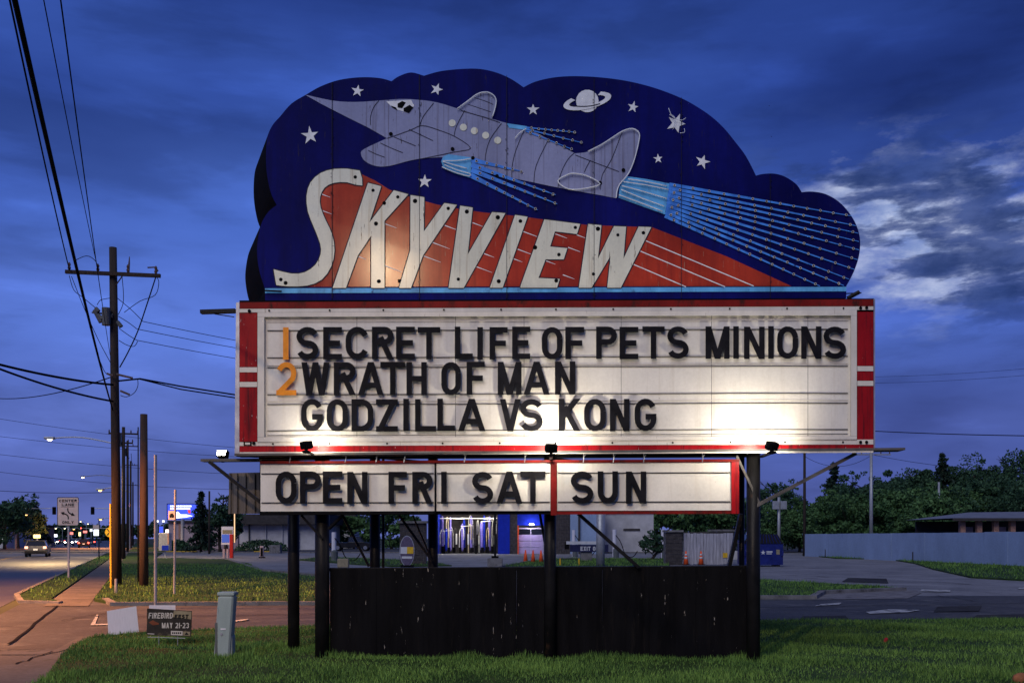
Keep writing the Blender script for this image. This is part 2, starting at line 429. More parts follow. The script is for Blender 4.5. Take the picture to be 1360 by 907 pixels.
def kerb(name, pts, w=0.15, h=0.13, m=m_conc):
    bm = BM(); q = [(p.x, p.y) for p in pts]
    for a, b in zip(q, q[1:]):
        A, B = Vector(a), Vector(b); d = (B - A).normalized(); n = Vector((-d.y, d.x)) * w / 2
        c = [A + n - d * 0.02, B + n + d * 0.02, B - n + d * 0.02, A - n - d * 0.02]
        zz = h + R.uniform(0, 0.004)
        t = [bm.verts.new((p.x, p.y, zz)) for p in c]; bt = [bm.verts.new((p.x, p.y, 0.0)) for p in c]
        bm.faces.new(t)
        for i in range(4): bm.faces.new((t[i], bt[i], bt[(i + 1) % 4], t[(i + 1) % 4]))
    return struct(name, bm, m)
kerb('kerb_left_lawn', [G(140, 799), G(150, 805), G(424, 804)], 0.16, 0.11)
kerb('kerb_verge', [rd(-3.55, 200), rd(-3.55, gd(792)), G(28, 801), G(80, 802.5)], 0.14, 0.085)
kerb('kerb_island', [G(1000, 796), G(1080, 796), G(1092, 789), G(1200, 784.5)], 0.2, 0.12)
kerb('kerb_lot', [G(300, 742.5), G(345, 757.5), G(424, 765)], 0.35, 0.10)
kerb('kerb_street', [V(-66, 111, 0), V(20, 111, 0)], 0.4, 0.14)
kerb('kerb_wash', [G(660, 755), G(700, 747), G(760, 742.3), G(886, 743)], 0.2, 0.12)
# pale concrete nose and gutter pieces
flat('concrete_apron', [G(1078, 797), G(1205, 795.5), G(1224, 788), G(1215, 784), G(1094, 789.5)], 0.026, m_conc)
flat('gutter', [G(310, 839.5), G(1010, 829.5), G(1360, 827), G(1360, 824.5), G(1010, 826.8), G(310, 836.5)], 0.022, m_conc)
flat('gutter_apron', [G(255, 851), G(330, 842), G(310, 836), G(258, 839)], 0.030, m_walk)
flat('drive_apron', [G(0, 871), G(62, 871), G(95, 862), G(122, 850), G(108, 846), G(70, 866), G(0, 866)], 0.024, m_walk)
flat('corner_pavement', [V(-14, 2, 0), V(-4.7, 4, 0), G(60, 906), G(74, 885), G(90, 866), G(60, 872), G(-200, 876)], 0.028, m_walk)
# road marks
def mark(pts, z=0.034, m=m_roadpaint, parent=None):
    bm = BM(); bm.faces.new([bm.verts.new((p.x, p.y, z)) for p in pts]); return obj('road_marking', bm, m, parent or side_road)
mark([G(1155, 816.5), G(1205, 814.5), G(1222, 811.5), G(1180, 810.5), G(1150, 814)])
mark([G(1222, 786), G(1262, 787), G(1262, 784.5), G(1224, 783.5)])
mark([G(1352, 783), G(1420, 784), G(1420, 781), G(1354, 781)]); mark([G(1082, 806), G(1115, 804), G(1118, 801.5), G(1090, 803.5)])
mark([G(120, 832), G(128, 818), G(131, 818), G(126, 832)]); mark([G(126, 832), G(152, 831.5), G(152, 830), G(126, 830.4)]); mark([G(290, 830), G(330, 825), G(330, 823.5), G(292, 828)])
for k in range(6):
    Y = 40 + k * 14
    mark([rd(-7.3, Y, 0), rd(-7.2, Y, 0), rd(-7.2, Y + 4, 0), rd(-7.3, Y + 4, 0)], 0.014, m_roadpaint, main_road)
for off in (-10.9, -14.2):
    mark([rd(off, 26), rd(off + 0.13, 26), rd(off + 0.13, 220), rd(off, 220)], 0.014, m_yellowpaint, main_road)
def crack(pts, w, z):
    bm = BM(); P = [G(*p) for p in pts]
    for a, b in zip(P, P[1:]):
        d = (b - a).normalized(); n = V(-d.y, d.x, 0) * w / 2
        bm.faces.new([bm.verts.new(V(p.x, p.y, z)) for p in (a + n, b + n, b - n, a - n)])
    obj('tar_crack', bm, m_tar, side_road)
def wob(a, b, n, j): return [(a[0] + (b[0] - a[0]) * k / n + R.uniform(-j, j), a[1] + (b[1] - a[1]) * k / n + R.uniform(-j, j) * 0.2) for k in range(n + 1)]
crack(wob((12, 858), (76, 806), 9, 2), 0.05, 0.036); crack(wob((-40, 868), (60, 864), 6, 3), 0.04, 0.036)
for a_, b_ in (((80, 826), (160, 812)), ((1030, 752), (1200, 762)), ((1130, 778), (1360, 790)), ((560, 812), (1010, 818)), ((20, 885), (70, 868)), ((1235, 790), (1300, 800))): crack(wob(a_, b_, 10, 3), 0.03, 0.037)
crack(wob((1010, 808), (1360, 802), 12, 4), 0.05, 0.036); crack(wob((1040, 764), (1290, 776), 12, 4), 0.07, 0.036); crack(wob((140, 822), (420, 816), 8, 4), 0.05, 0.036)
m_patch = mat('asphalt_patch', (0.050, 0.050, 0.053), 0.85, 0.3, 2, bump=0.4, bscale=60, fine=0.3, spec=0.03)
for q in (((1240, 812), (1300, 811), (1304, 804), (1248, 805)), ((1060, 824), (1130, 823), (1126, 817), (1064, 818)), ((1120, 772), (1180, 774), (1176, 768), (1126, 767)), ((1290, 822), (1380, 822), (1376, 815), (1296, 816))):
    bm = BM(); bm.faces.new([bm.verts.new(G(x + R.uniform(-3, 3), y, 0.0315)) for x, y in q]); obj('asphalt_patch', bm, m_patch, side_road)
# sidewalk joints
bm = BM()
for k in range(26):
    Y = 25.5 + k * 1.5; bm.faces.new([bm.verts.new(p) for p in (rd(-2.34, Y, 0.0345), rd(-1.26, Y, 0.0345), rd(-1.26, Y + 0.03, 0.0345), rd(-2.34, Y + 0.03, 0.0345))])
o = obj('walk_joint', bm, m_tar, walk); o['kind'] = 'stuff'

# ------------------------------------------------------------------ grass
def inpoly(x, y, poly):
    c = np.zeros(len(x), bool); n = len(poly)
    for i in range(n):
        (x0, y0), (x1, y1) = poly[i], poly[(i + 1) % n]
        if y0 == y1: continue
        t = ((y0 > y) != (y1 > y)) & (x < (x1 - x0) * (y - y0) / (y1 - y0) + x0); c ^= t
    return c
rng = np.random.default_rng(11)
def grass(name, lawns, n, xr, yr, hh, ww, label, fade=True):
    poly, h0 = lawns
    x = rng.uniform(*xr, n); y = rng.uniform(*yr, n)
    keep = inpoly(x, y, poly)
    # seen wedge only, with a margin for other viewpoints
    keep &= (np.abs(x) < np.abs(y) * 0.75 + 5)
    pat = 0.5 + 0.5 * np.sin(x * 1.7 + 2.1 * np.sin(y * 0.9)) * np.sin(y * 2.3 + 1.3 * np.sin(x * 0.8 + 1))
    keep &= rng.random(n) < 0.30 + 0.70 * pat
    x, y, pat = x[keep], y[keep], pat[keep]; k = len(x)
    a = rng.uniform(0, 2 * np.pi, k); lean = rng.normal(0, 0.45, k); la = rng.uniform(0, 2 * np.pi, k)
    h = hh * rng.uniform(0.45, 1.25, k) * (0.45 + 0.85 * pat); w = ww * rng.uniform(0.7, 1.3, k)
    tall = rng.random(k) < 0.006; h[tall] *= 1.9
    co = np.empty((k, 3, 3), 'f')
    co[:, 0] = np.stack([x - np.cos(a) * w, y - np.sin(a) * w, np.full(k, h0 - 0.005)], 1)
    co[:, 1] = np.stack([x + np.cos(a) * w, y + np.sin(a) * w, np.full(k, h0 - 0.005)], 1)
    co[:, 2] = np.stack([x + np.cos(la) * lean * h, y + np.sin(la) * lean * h, h0 + h], 1)
    me = bpy.data.meshes.new(name); me.vertices.add(k * 3); me.vertices.foreach_set('co', co.ravel())
    me.loops.add(k * 3); me.loops.foreach_set('vertex_index', np.arange(k * 3, dtype='i'))
    me.polygons.add(k); me.polygons.foreach_set('loop_start', np.arange(0, k * 3, 3, dtype='i')); me.update()
    o = link(name, me, m_grass); tag(o, label, 'grass', kind='stuff'); return o
grass('grass', LN, 760000, (-10, 21), (5.5, 20.5), 0.058, 0.006, 'short mown grass growing on the lawn under the sign')
def tufts(name, pts, n, hh, label):
    P = np.array([(p.x, p.y) for p in pts]); k = rng.integers(0, len(P) - 1, n); t = rng.random(n)[:, None]; c = P[k] * (1 - t) + P[k + 1] * t + rng.normal(0, 0.05, (n, 2))
    a = rng.uniform(0, 2 * np.pi, n); la = rng.uniform(0, 2 * np.pi, n); h = hh * rng.uniform(0.35, 1.3, n) * (0.55 + 0.45 * np.sin(c[:, 0] * 5 + 2 * np.sin(c[:, 0] * 1.7))); l = rng.normal(0, 0.4, n); w = 0.005
    co = np.stack([np.stack([c[:, 0] - np.cos(a) * w, c[:, 1] - np.sin(a) * w, np.full(n, 0.05)], 1), np.stack([c[:, 0] + np.cos(a) * w, c[:, 1] + np.sin(a) * w, np.full(n, 0.05)], 1), np.stack([c[:, 0] + np.cos(la) * l * h, c[:, 1] + np.sin(la) * l * h, 0.06 + h], 1)], 1).astype('f')
    me = bpy.data.meshes.new(name); me.vertices.add(n * 3); me.vertices.foreach_set('co', co.ravel()); me.loops.add(n * 3); me.loops.foreach_set('vertex_index', np.arange(n * 3, dtype='i')); me.polygons.add(n); me.polygons.foreach_set('loop_start', np.arange(0, n * 3, 3, dtype='i')); me.update()
    tag(link(name, me, m_grass), label, 'grass', kind='stuff')
tufts('tall_grass', [V(-2.55, 13.62, 0), V(0.4, 13.5, 0), V(3.3, 13.38, 0)], 3600, 0.11, 'longer untrimmed grass along the foot of the black fence')
tufts('tall_grass', [V(-3.65, 13.4, 0), V(-3.55, 13.85, 0), V(-3.9, 13.9, 0), V(-3.9, 13.5, 0), V(-3.65, 13.4, 0)], 350, 0.16, 'longer untrimmed grass round the pale utility pedestal')
tufts('tall_grass', [V(-3.1, 14.3, 0), V(-2.95, 14.5, 0), V(-3.2, 14.6, 0)], 300, 0.15, 'longer untrimmed grass round the rear left post')
grass('grass', LL, 120000, (-40, 1), (23, 62), 0.09, 0.012, 'short mown grass growing beyond the side road near the poles')
grass('grass', LV, 60000, (-36, -8), (26, 90), 0.11, 0.014, 'grass growing on the verge between road and sidewalk')
grass('grass', LI, 40000, (6, 20), (26, 42), 0.09, 0.012, 'grass growing on the island in the lot')
grass('grass', LW, 60000, (12, 38), (38, 100), 0.14, 0.02, 'grass growing along the foot of the long pale wall')
grass('grass', LB, 20000, (-2, 14), (54, 82), 0.12, 0.02, 'grass growing on the strip in front of the car wash')
grass('grass', LC, 10000, (-22, -2), (54, 90), 0.12, 0.02, 'grass growing on the island beside the pay lane')
# ------------------------------------------------------------------ the drive-in sign
_A = V((313 - CX) / F * 13.45, 13.45, 0); _B = V((1160 - CX) / F * 13.1, 13.1, 0)
_dir = (_B - _A).normalized(); _n = V(_dir.y, -_dir.x, 0); _c = _n.dot(_A)
def S(px, py, d=0.0):
    """photo pixel -> point on the sign's plane, d metres in front of it"""
    u = (px - CX) / F; t = (_c + d) / (_n.x * u + _n.y)
    return V(t * u, t, CAMZ + (HY - py) / F * t)
PX = 13.28 / F       # metres per photo pixel at the sign

GRIME = (0.03, 0.025, 0.02)
m_navy = mat('navy_sign_paint', (0.0055, 0.007, 0.115), 0.5, 0.45, 0.9, (1, 1, 0.5), spots=((0.006, 0.006, 0.065), 2.2, 0.46, (4, 1, 0.2), 0.35), spots2=((0.03, 0.026, 0.06), 18, 0.645, (2, 1, 0.25), 0.05), fine=0.10, spec=0.03)
m_blackp = mat('black_paint', (0.007, 0.007, 0.008), 0.8, 0.3, 5, spec=0.02)
m_red = mat('red_sign_paint', (0.42, 0.042, 0.015), 0.13, 0.35, 1.6, (1, 1, 0.5), spots=((0.26, 0.026, 0.012), 2.2, 0.46, (4, 1, 0.2), 0.35), spots2=((0.36, 0.17, 0.10), 16, 0.64, (2.2, 1, 0.25), 0.05), fine=0.08, spec=0.22)
m_cream = mat('cream_sign_paint', (0.78, 0.78, 0.62), 0.16, 0.12, 2.0, (1, 1, 0.4), spots=((0.42, 0.33, 0.20), 3, 0.54, (6, 1, 0.18), 0.22), spots2=((0.08, 0.045, 0.025), 16, 0.645, (2.4, 1, 0.25), 0.04), fine=0.06, spec=0.2)
m_grey = mat('lavender_grey_paint', (0.29, 0.31, 0.47), 0.5, 0.16, 1.5, (1, 1, 0.5), spots=((0.14, 0.13, 0.18), 3, 0.54, (8, 1, 0.12), 0.16), spots2=((0.06, 0.04, 0.03), 18, 0.65, (2.4, 1, 0.25), 0.04), fine=0.07, spec=0.06)
m_white = mat('white_star_paint', (0.84, 0.84, 0.82), 0.4, 0.15, 9, spots=((0.25, 0.2, 0.15), 18, 0.66, (1.5, 1, 0.5), 0.1))
m_sky1 = mat('light_blue_paint', (0.13, 0.45, 0.80), 0.38, 0.3, 5, (1, 1, 0.5), spots=((0.05, 0.12, 0.3), 9, 0.58, (1, 1, 0.6), 0.15))
m_sky2 = mat('mid_blue_paint', (0.06, 0.25, 0.85), 0.4, 0.35, 6, spots=((0.02, 0.03, 0.15), 12, 0.58, (1, 1, 0.6), 0.12))
m_tube = mat('neon_glass_tube', (0.75, 0.78, 0.80), 0.15, 0.1, 9)
m_line = mat('dark_outline_paint', (0.014, 0.012, 0.03), 0.5, 0.3, 8)
m_socket = mat('socket_metal', (0.50, 0.48, 0.44), 0.5, 0.5, 30)
m_steel = mat('black_painted_steel', (0.010, 0.010, 0.011), 0.42, 0.4, 3, spots=((0.06, 0.035, 0.022), 7, 0.63, (1, 1, 0.5), 0.12), bump=0.15)
m_ledge = mat('dull_steel', (0.10, 0.095, 0.09), 0.5, 0.4, 4, spots=((0.12, 0.06, 0.03), 8, 0.6, (1, 1, 1), 0.12))
m_mred = mat('marquee_red_enamel', (0.32, 0.008, 0.011), 0.3, 0.3, 2.0, (1, 1, 0.4), spots=((0.10, 0.008, 0.010), 4, 0.53, (4, 1, 0.25), 0.15), spots2=((0.5, 0.42, 0.38), 22, 0.67, (1.5, 1, 0.5), 0.03))
m_dred = mat('dull_red_trim', (0.17, 0.010, 0.009), 0.5, 0.4, 2, (1, 1, 0.5), spots=((0.05, 0.012, 0.01), 3, 0.52, (2, 1, 1), 0.15), spec=0.08)
m_mwhite = mat('marquee_white_enamel', (0.66, 0.63, 0.56), 0.35, 0.14, 4, (1, 1, 0.5), spots=((0.28, 0.23, 0.16), 9, 0.63, (3, 1, 0.4), 0.12))
m_panel = mat('white_acrylic_panel', (0.70, 0.68, 0.62), 0.48, 0.10, 1.6, (1, 1, 0.7), spots=((0.56, 0.52, 0.44), 2.2, 0.52, (4, 1, 0.25), 0.35), spots2=((0.2, 0.17, 0.12), 30, 0.69, (1, 1, 0.8), 0.04), bump=0.08, bscale=40, fine=0.06)
m_rail = mat('dark_rail', (0.06, 0.06, 0.06), 0.4, 0.4, 12)
m_letter = mat('black_letter_plastic', (0.010, 0.010, 0.013), 0.55, 0.4, 6, spec=0.04, spots=((0.06, 0.06, 0.07), 30, 0.72, (1, 1, 1), 0.05))
m_orange = mat('orange_letter_plastic', (0.72, 0.25, 0.02), 0.35, 0.2, 8, spots=((0.25, 0.08, 0.02), 16, 0.66, (1, 1, 1), 0.06))
m_alu = mat('aluminium_edge', (0.42, 0.43, 0.46), 0.35, 0.2, 6, metal=0.6)
m_ply = mat('black_fence_paint', (0.006, 0.006, 0.007), 0.8, 0.4, 2, (3, 1, 0.4), spec=0.03, spots=((0.34, 0.31, 0.27), 3.6, 0.68, (7, 1, 1.0), 0.010), spots2=((0.014, 0.012, 0.011), 3, 0.58, (4, 1, 0.5), 0.2), bump=0.25, bscale=14)
m_backwood = mat('weathered_sign_back', (0.13, 0.115, 0.11), 0.7, 0.3, 3, (6, 1, 0.4), spots=((0.05, 0.04, 0.04), 6, 0.58, (5, 1, 0.3), 0.15), bump=0.3)
m_lens = emis('flood_lens', (1.0, 0.93, 0.80), 40)

SB = S(700, 714, -0.4); SB.z = 0
sign = thing('drive_in_sign', 'tall drive-in cinema sign with cloud top, rocket and lit marquee on black posts', 'sign', SB)

CLOUD_L = [(352, 384), (345, 362), (341.5, 340), (342, 322), (346.5, 299), (356, 282), (367.5, 272.5)]
CLOUD = (smoothpts(CLOUD_L) [:-1] + smoothpts([(367.5, 272.5), (359, 254), (353.5, 221), (354.6, 186), (361, 168), (372, 155)])[:-1]
  + smoothpts([(372, 155), (387, 138), (406.5, 126), (426, 115), (450.6, 106.5), (478.8, 103), (503.5, 104), (520, 108.2)])[:-1]
  + smoothpts([(520, 108.2), (530, 101.5), (546, 96.6), (563, 101)])[:-1]
  + smoothpts([(563, 101), (584.7, 95), (613, 92), (637.6, 92), (660, 97), (679, 105.4), (695.4, 116.3)])[:-1]
  + smoothpts([(695.4, 116.3), (710.5, 109), (735, 103.3), (763.5, 101.5), (798.7, 103.3), (834, 108.2), (869, 117), (902, 129.4), (923.5, 140.7), (944.7, 155), (962, 171), (976.5, 188.7), (989, 205), (997.7, 220.5), (1004, 233.5)])[:-1]
  + smoothpts([(1004, 233.5), (1014, 231.2), (1029.4, 231), (1043.5, 235.3), (1057.7, 245), (1064.7, 255.4)])[:-1]
  + smoothpts([(1064.7, 255.4), (1078.8, 254.7), (1096.5, 258), (1114, 268), (1128, 283), (1138, 300.6), (1142.4, 320), (1140.6, 341), (1133.6, 362), (1124, 380)]))
CLOUD_B = CLOUD + [(1124, 396), (352, 399)]

# hull: dark body behind the painted sheets, running back to the second face (which sits further left)
bm = BM(); nC = len(CLOUD_B)
OFF = V(-0.44, 1.05, -0.07)
fr = [bm.verts.new(S(x, y, -0.03)) for x, y in CLOUD_B]; bk = [bm.verts.new(S(x, y, -0.03) + OFF) for x, y in CLOUD_B]
bm.faces.new(fr); bm.faces.new(bk[::-1])
for i in range(nC): bm.faces.new((fr[i], bk[i], bk[(i + 1) % nC], fr[(i + 1) % nC]))
cloud = obj('cloud_cabinet', bm, m_blackp, sign)

# painted steel sheets
SEAMS = [441, 557, 673, 789, 905, 1023]
edges = [300] + SEAMS + [1200]
for i in range(len(edges) - 1):
    b2 = BM(); b2.faces.new([b2.verts.new((x, y, 0)) for x, y in CLOUD_B])
    for co, no in (((edges[i] + 0.35, 0, 0), (-1, 0, 0)), ((edges[i + 1] - 0.35, 0, 0), (1, 0, 0))):
        bmesh.ops.bisect_plane(b2, geom=b2.verts[:] + b2.edges[:] + b2.faces[:], plane_co=co, plane_no=no, clear_outer=True)
    r = bmesh.ops.extrude_face_region(b2, geom=b2.faces[:])
    dz = 0.0015 * (i % 2)
    ext = {g for g in r['geom'] if isinstance(g, bmesh.types.BMVert)}
    for v in b2.verts: v.co = S(v.co.x, v.co.y, -dz if v in ext else -0.028)
    obj('sheet_panel', b2, m_navy, cloud)

def paint(name, pts, m, layer, parent=cloud, th=0.0):
    d = 0.003 + 0.003 * layer
    return obj(name, prism(BM(), pts, S, d - 0.002, d + th), m, parent)
def linepoly(bm, pts, w, layer, taper=None):
    """flat painted line of width w px through the points"""
    d = 0.003 + 0.003 * layer
    for k in range(len(pts) - 1):
        a, b = Vector(pts[k]), Vector(pts[k + 1]); n = Vector((-(b - a).y, (b - a).x)).normalized()
        wa, wb = (w, w) if taper is None else (w, taper)
        q = [(a + n * wa / 2), (b + n * wb / 2), (b - n * wb / 2), (a - n * wa / 2)]
        prism(bm, [(p.x, p.y) for p in q], S, d - 0.001, d)
    return bm

paint('red_field', [(477, 230), (498, 240), (517, 252), (548, 263), (581, 272), (612, 278), (640, 282), (703, 289), (745, 295), (781, 299), (866, 302), (966, 341), (1051, 380), (408, 381),
                    (428, 366), (436, 345), (434, 318), (424, 292), (416, 268), (420, 248), (440, 236), (460, 233)], m_red, 0)
paint('base_stripe', [(352, 383), (1124, 381), (1124, 387), (352, 389.5)], m_sky1, 1)

# rocket
BODY = (smoothpts([(404.7, 126), (441.8, 134), (471.8, 135.8), (503.5, 134), (531.8, 131.9), (556.5, 133), (581, 136.5), (607.7, 144.6), (632, 152.5), (653, 158), (672, 163.6), (698, 170), (728, 185), (746, 195), (764, 204)], n=3)[:-1]
  + smoothpts([(764, 204), (781, 201.7), (798.7, 193), (812.8, 184), (827, 175.5), (840, 172), (848.5, 177), (848, 189), (842.8, 210.5), (837.5, 224.6), (832, 234.5)], n=3)[:-1]
  + [(832, 234.5), (824, 242), (820, 252), (818, 263.4), (795, 259), (763.5, 253.5), (731.7, 247.5), (703.5, 241.5), (671.7, 235), (640, 228), (618, 221), (600, 214), (586, 209), (560, 210.6)]
  + smoothpts([(560, 210.6), (542.4, 214), (517.7, 220.5), (500, 221), (485, 214.5), (479.5, 205), (484, 198), (514, 184)], n=3)[:-1]
  + [(514, 184), (489.4, 170), (461, 156), (426, 138)])
rocket = paint('rocket_body', BODY, m_grey, 1)
FIN = [(607.7, 144.6), (622, 134), (632, 126.5), (639.4, 123.5), (648, 123), (655, 127), (658.5, 134), (657, 145), (653.6, 158)]
paint('rocket_fin', smoothpts(FIN, n=3) + [(632, 152.5)], m_grey, 2)
for ln in ([(492, 166), (492, 155), (496, 143), (503, 134)], [(557, 169), (562, 155), (576, 137)], [(603, 181), (606, 168), (617, 147)], [(644, 222), (645, 205), (651, 185), (666, 164)],
           [(680, 240), (680, 222), (685, 200), (697, 171)], [(709, 243), (712, 220), (728, 186)], [(741, 249), (745, 230), (754, 212), (763, 203)], [(797, 252), (800, 232), (812, 212), (826, 176)],
           [(514, 184), (545, 173), (560, 167), (580, 172), (605, 182), (625, 197), (604, 202), (560, 211)], [(543, 172), (556, 178), (575, 187)], [(523, 182), (540, 189), (552, 194)], [(505, 190), (520, 197), (535, 203)], [(489, 200), (500, 205), (511, 209)],
           [(622, 139), (637, 144), (652, 149)], [(630, 130), (643, 134), (655, 139)], [(612, 147), (640, 155), (664, 163)],
           [(764, 206), (790, 216), (822, 228)], [(776, 229), (779, 222), (784, 213)]):
    obj('rocket_seam_line', linepoly(BM(), smoothpts(ln, n=3), 0.75, 3), m_line, cloud)
paint('cockpit_window', [(513, 135), (546, 133), (550, 141), (541, 150), (528, 146), (519, 141)], m_white, 2)
bm = BM()
for q in ([(528, 138), (534, 134.5), (539, 136.5), (534, 144), (528, 143)], [(536, 144), (544, 139.5), (549, 143), (543, 150.5), (536, 148)], [(519, 140.5), (526, 143), (528, 147), (521, 143)]): prism(bm, q, S, 0.010, 0.0125)
obj('cockpit_checker', bm, m_blackp, cloud)
def disc(px, py, r, n=18): return [(px + r * math.cos(2 * math.pi * k / n), py + r * math.sin(2 * math.pi * k / n)) for k in range(n)]
for px, py in ((600.6, 163.7), (615.4, 169.3), (630, 174), (645, 180), (661, 186.6)): paint('porthole', disc(px, py, 4.7), m_cream, 2, th=0.004)
WINGT = smoothpts([(741, 240), (752, 233), (762, 230.5), (780, 234), (797, 244.5), (780, 250), (760, 252), (748, 248)], closed=True, n=3)

# exhausts
paint('wing_exhaust', [(586, 214.5), (588.5, 208), (596, 205), (626, 209.5), (626, 223), (625, 236.5), (606, 231), (589, 224)], m_sky1, 3)
paint('top_exhaust', [(673, 164), (700, 168), (704, 174), (692, 172), (676, 170)], m_sky1, 3)
paint('tail_exhaust', [(832, 234.3), (858, 238), (889, 244), (887, 262), (883, 285), (852, 274), (821.6, 263), (823, 248)], m_sky1, 2)
bm = BM(); sock = []
def ray(x0, y0, x1, y1, w0, w1, nb, t0=0.1, t1=0.97, jit=0.4, layer=3):
    linepoly(bm, [(x0, y0), (x1, y1)], w0, layer, w1)
    for k in range(nb):
        t = (t0 + (t1 - t0) * (k / max(1, nb - 1)) ** 0.9); sock.append((x0 + (x1 - x0) * t + R.uniform(-jit, jit), y0 + (y1 - y0) * t + R.uniform(-jit, jit)))
# tail rays reach the cloud's right edge
ends = [(1131, 287), (1137, 300), (1140, 310), (1141, 321), (1141, 332), (1139, 345), (1135, 358), (1128, 371), (1121, 379.5), (1089, 380)]
for i, (ex, ey) in enumerate(ends):
    f = i / 9.0; sx, sy = 889 - 6 * f, 245 + 42 * f
    ray(sx, sy, ex, ey, 4.6, 0.9, 13 if i % 2 == 0 or i == 9 else 11, 0.03 + 0.03 * (i % 2), 0.97, layer=3)
for (x0, y0, x1, y1, nb) in ((626, 212.5, 694, 228, 6), (626, 219, 738, 259, 8), (626, 226, 740, 271, 8), (625, 233, 714, 279, 8)): ray(x0, y0, x1, y1, 6.6, 0.9, nb, 0.10, layer=4)
for (x0, y0, x1, y1, nb) in ((699, 169.5, 765, 176, 8), (700, 172, 774, 190, 6), (698, 174, 761, 199, 6)): ray(x0, y0, x1, y1, 2.0, 0.8, nb, 0.1, layer=4)
o = obj('exhaust_ray', bm, m_sky2, cloud); o['kind'] = 'stuff'
bm = BM(); hb = BM()
for px, py in sock:
    ring = [S(px + 1.45 * math.cos(a), py + 1.45 * math.sin(a), 0.022) for a in (2 * math.pi * k / 8 for k in range(9))]
    tube(bm, ring, 0.0045, 5, cap=False)
    prism(hb, disc(px, py, 1.15, 8), S, 0.012, 0.019)
o = obj('bulb_socket', bm, m_socket, cloud); o['kind'] = 'stuff'; o = obj('socket_core', hb, m_line, cloud); o['kind'] = 'stuff'

def neon(pts, r=0.0085, d=0.035, n=3):
    tb = tube(BM(), [S(x, y, d) for x, y in smoothpts(pts, n=n)], r, 6)
    obj('neon_tube', tb, m_tube, cloud, True)
neon([(607, 145), (622, 134), (632, 126.5), (639.4, 123.3), (648, 123), (655.5, 127), (659, 134), (657, 146), (654, 155)])
neon([(781, 201.5), (798.7, 192.5), (812.8, 183.5), (827, 174.5), (840, 171.2), (848.8, 177), (848.3, 189), (843, 210.5), (837.8, 224.6), (832, 234.5), (823, 245), (819.5, 254), (818.5, 263)])
neon(WINGT + WINGT[:1], n=1)
for q in ([(834, 238), (858, 241.5), (886, 247.5)], [(888, 252), (858, 246), (828, 241.5)], [(826, 247), (856, 255), (886, 264)], [(825, 252), (854, 264), (882, 274)], [(822, 259), (852, 270), (880, 281)],
          [(588, 214), (608, 213.5), (626, 211)], [(588, 215), (604, 219.5), (620, 224)], [(587, 222), (604, 229), (622, 234), (624, 231), (608, 226.5), (590, 219)], [(684, 184), (690, 177), (699, 171)]): neon(q, 0.007)

# planet and stars
paint('planet_ball', disc(780, 134.5, 15), m_white, 1)
b2 = BM(); ro, ri = [], []
for k in range(28):
    a = 2 * math.pi * k / 28; c, s = math.cos(a), math.sin(a); ca, sa = math.cos(-0.22), math.sin(-0.22)
    for lst, rx, ry in ((ro, 32.5, 10.5), (ri, 24.5, 5.8)):
        lst.append((780 + rx * c * ca - ry * s * sa, 134.5 + rx * c * sa + ry * s * ca))
for k in range(28):
    j = (k + 1) % 28; a = 2 * math.pi * (k + 0.5) / 28
    if math.sin(a) < -0.25 and abs(math.cos(a)) < 0.55: continue    # passes behind the ball
    prism(b2, [ro[k], ro[j], ri[j], ri[k]], S, 0.0095, 0.012)
obj('planet_ring', b2, m_white, cloud)
bm = BM()
for q in ([(756, 139), (768, 141.5), (784, 141), (797, 138)], ): linepoly(bm, smoothpts(q, n=4), 1.2, 4)
obj('planet_ring_line', bm, m_line, cloud)
for px, py, r, a in ((475, 121, 8.5, 8), (580, 119, 8.5, 20), (412, 180, 11.5, -6), (708, 146, 8, 0), (841, 142.5, 7.5, 12), (898, 164, 13.5, 22), (874, 211, 6.5, -4), (933, 215, 9.5, 18), (564, 241, 9.5, 2)):
    pts = []
    for k in range(10):
        t = math.radians(a - 90 + 36 * k); rr = (r if k % 2 == 0 else r * 0.40) * R.uniform(0.92, 1.12); pts.append((px + rr * math.cos(t), py + rr * math.sin(t)))
    paint('star', pts, m_white, 1)
neon([(888, 144), (893, 155), (904, 160), (911, 157)], 0.0045, 0.045); neon([(889, 153), (896, 156), (894, 172)], 0.004, 0.04); neon([(903, 177), (909, 176), (909, 171)], 0.004, 0.04)

# SKYVIEW
z1 = lambda q: [(320 + x / 2.833, 80 + y / 2.833) for x, y in q]
z2 = lambda q: [(640 + x / 2.835, 80 + y / 2.835) for x, y in q]
LETTERS = [
 smoothpts(z1([(447, 416), (457, 472), (400, 460), (350, 462), (315, 480), (298, 515), (300, 555), (320, 605), (343, 655), (352, 715), (340, 775), (305, 825), (250, 848), (180, 851), (133, 846)]), n=2)[:-1] +
 [z1([(133, 846)])[0]] + smoothpts(z1([(123, 787), (190, 803), (240, 798), (280, 770), (300, 730), (298, 690), (275, 630), (252, 570), (247, 510), (262, 460), (300, 425), (350, 410), (400, 409)]), n=2),
 z1([(478, 462), (528, 475), (483, 612), (575, 490), (630, 505), (540, 605), (540, 857), (490, 857), (490, 660), (440, 735), (395, 857), (345, 857)]),
 z1([(638, 508), (690, 516), (688, 645), (765, 538), (812, 545), (685, 735), (640, 857), (595, 857), (637, 715)]),
 z1([(825, 548), (872, 555), (853, 732), (945, 572), (995, 576), (838, 857), (781, 857)]),
 z2([(125, 583), (172, 590), (78, 857), (30, 857)]),
 z2([(235, 600), (370, 617), (358, 655), (275, 645), (257, 702), (322, 708), (308, 750), (240, 750), (213, 820), (293, 824), (283, 857), (143, 857)]),
 z2([(400, 617), (450, 622), (437, 748), (497, 625), (543, 627), (533, 748), (590, 627), (638, 629), (523, 857), (472, 857), (484, 738), (413, 857), (365, 857)])]
holes = []
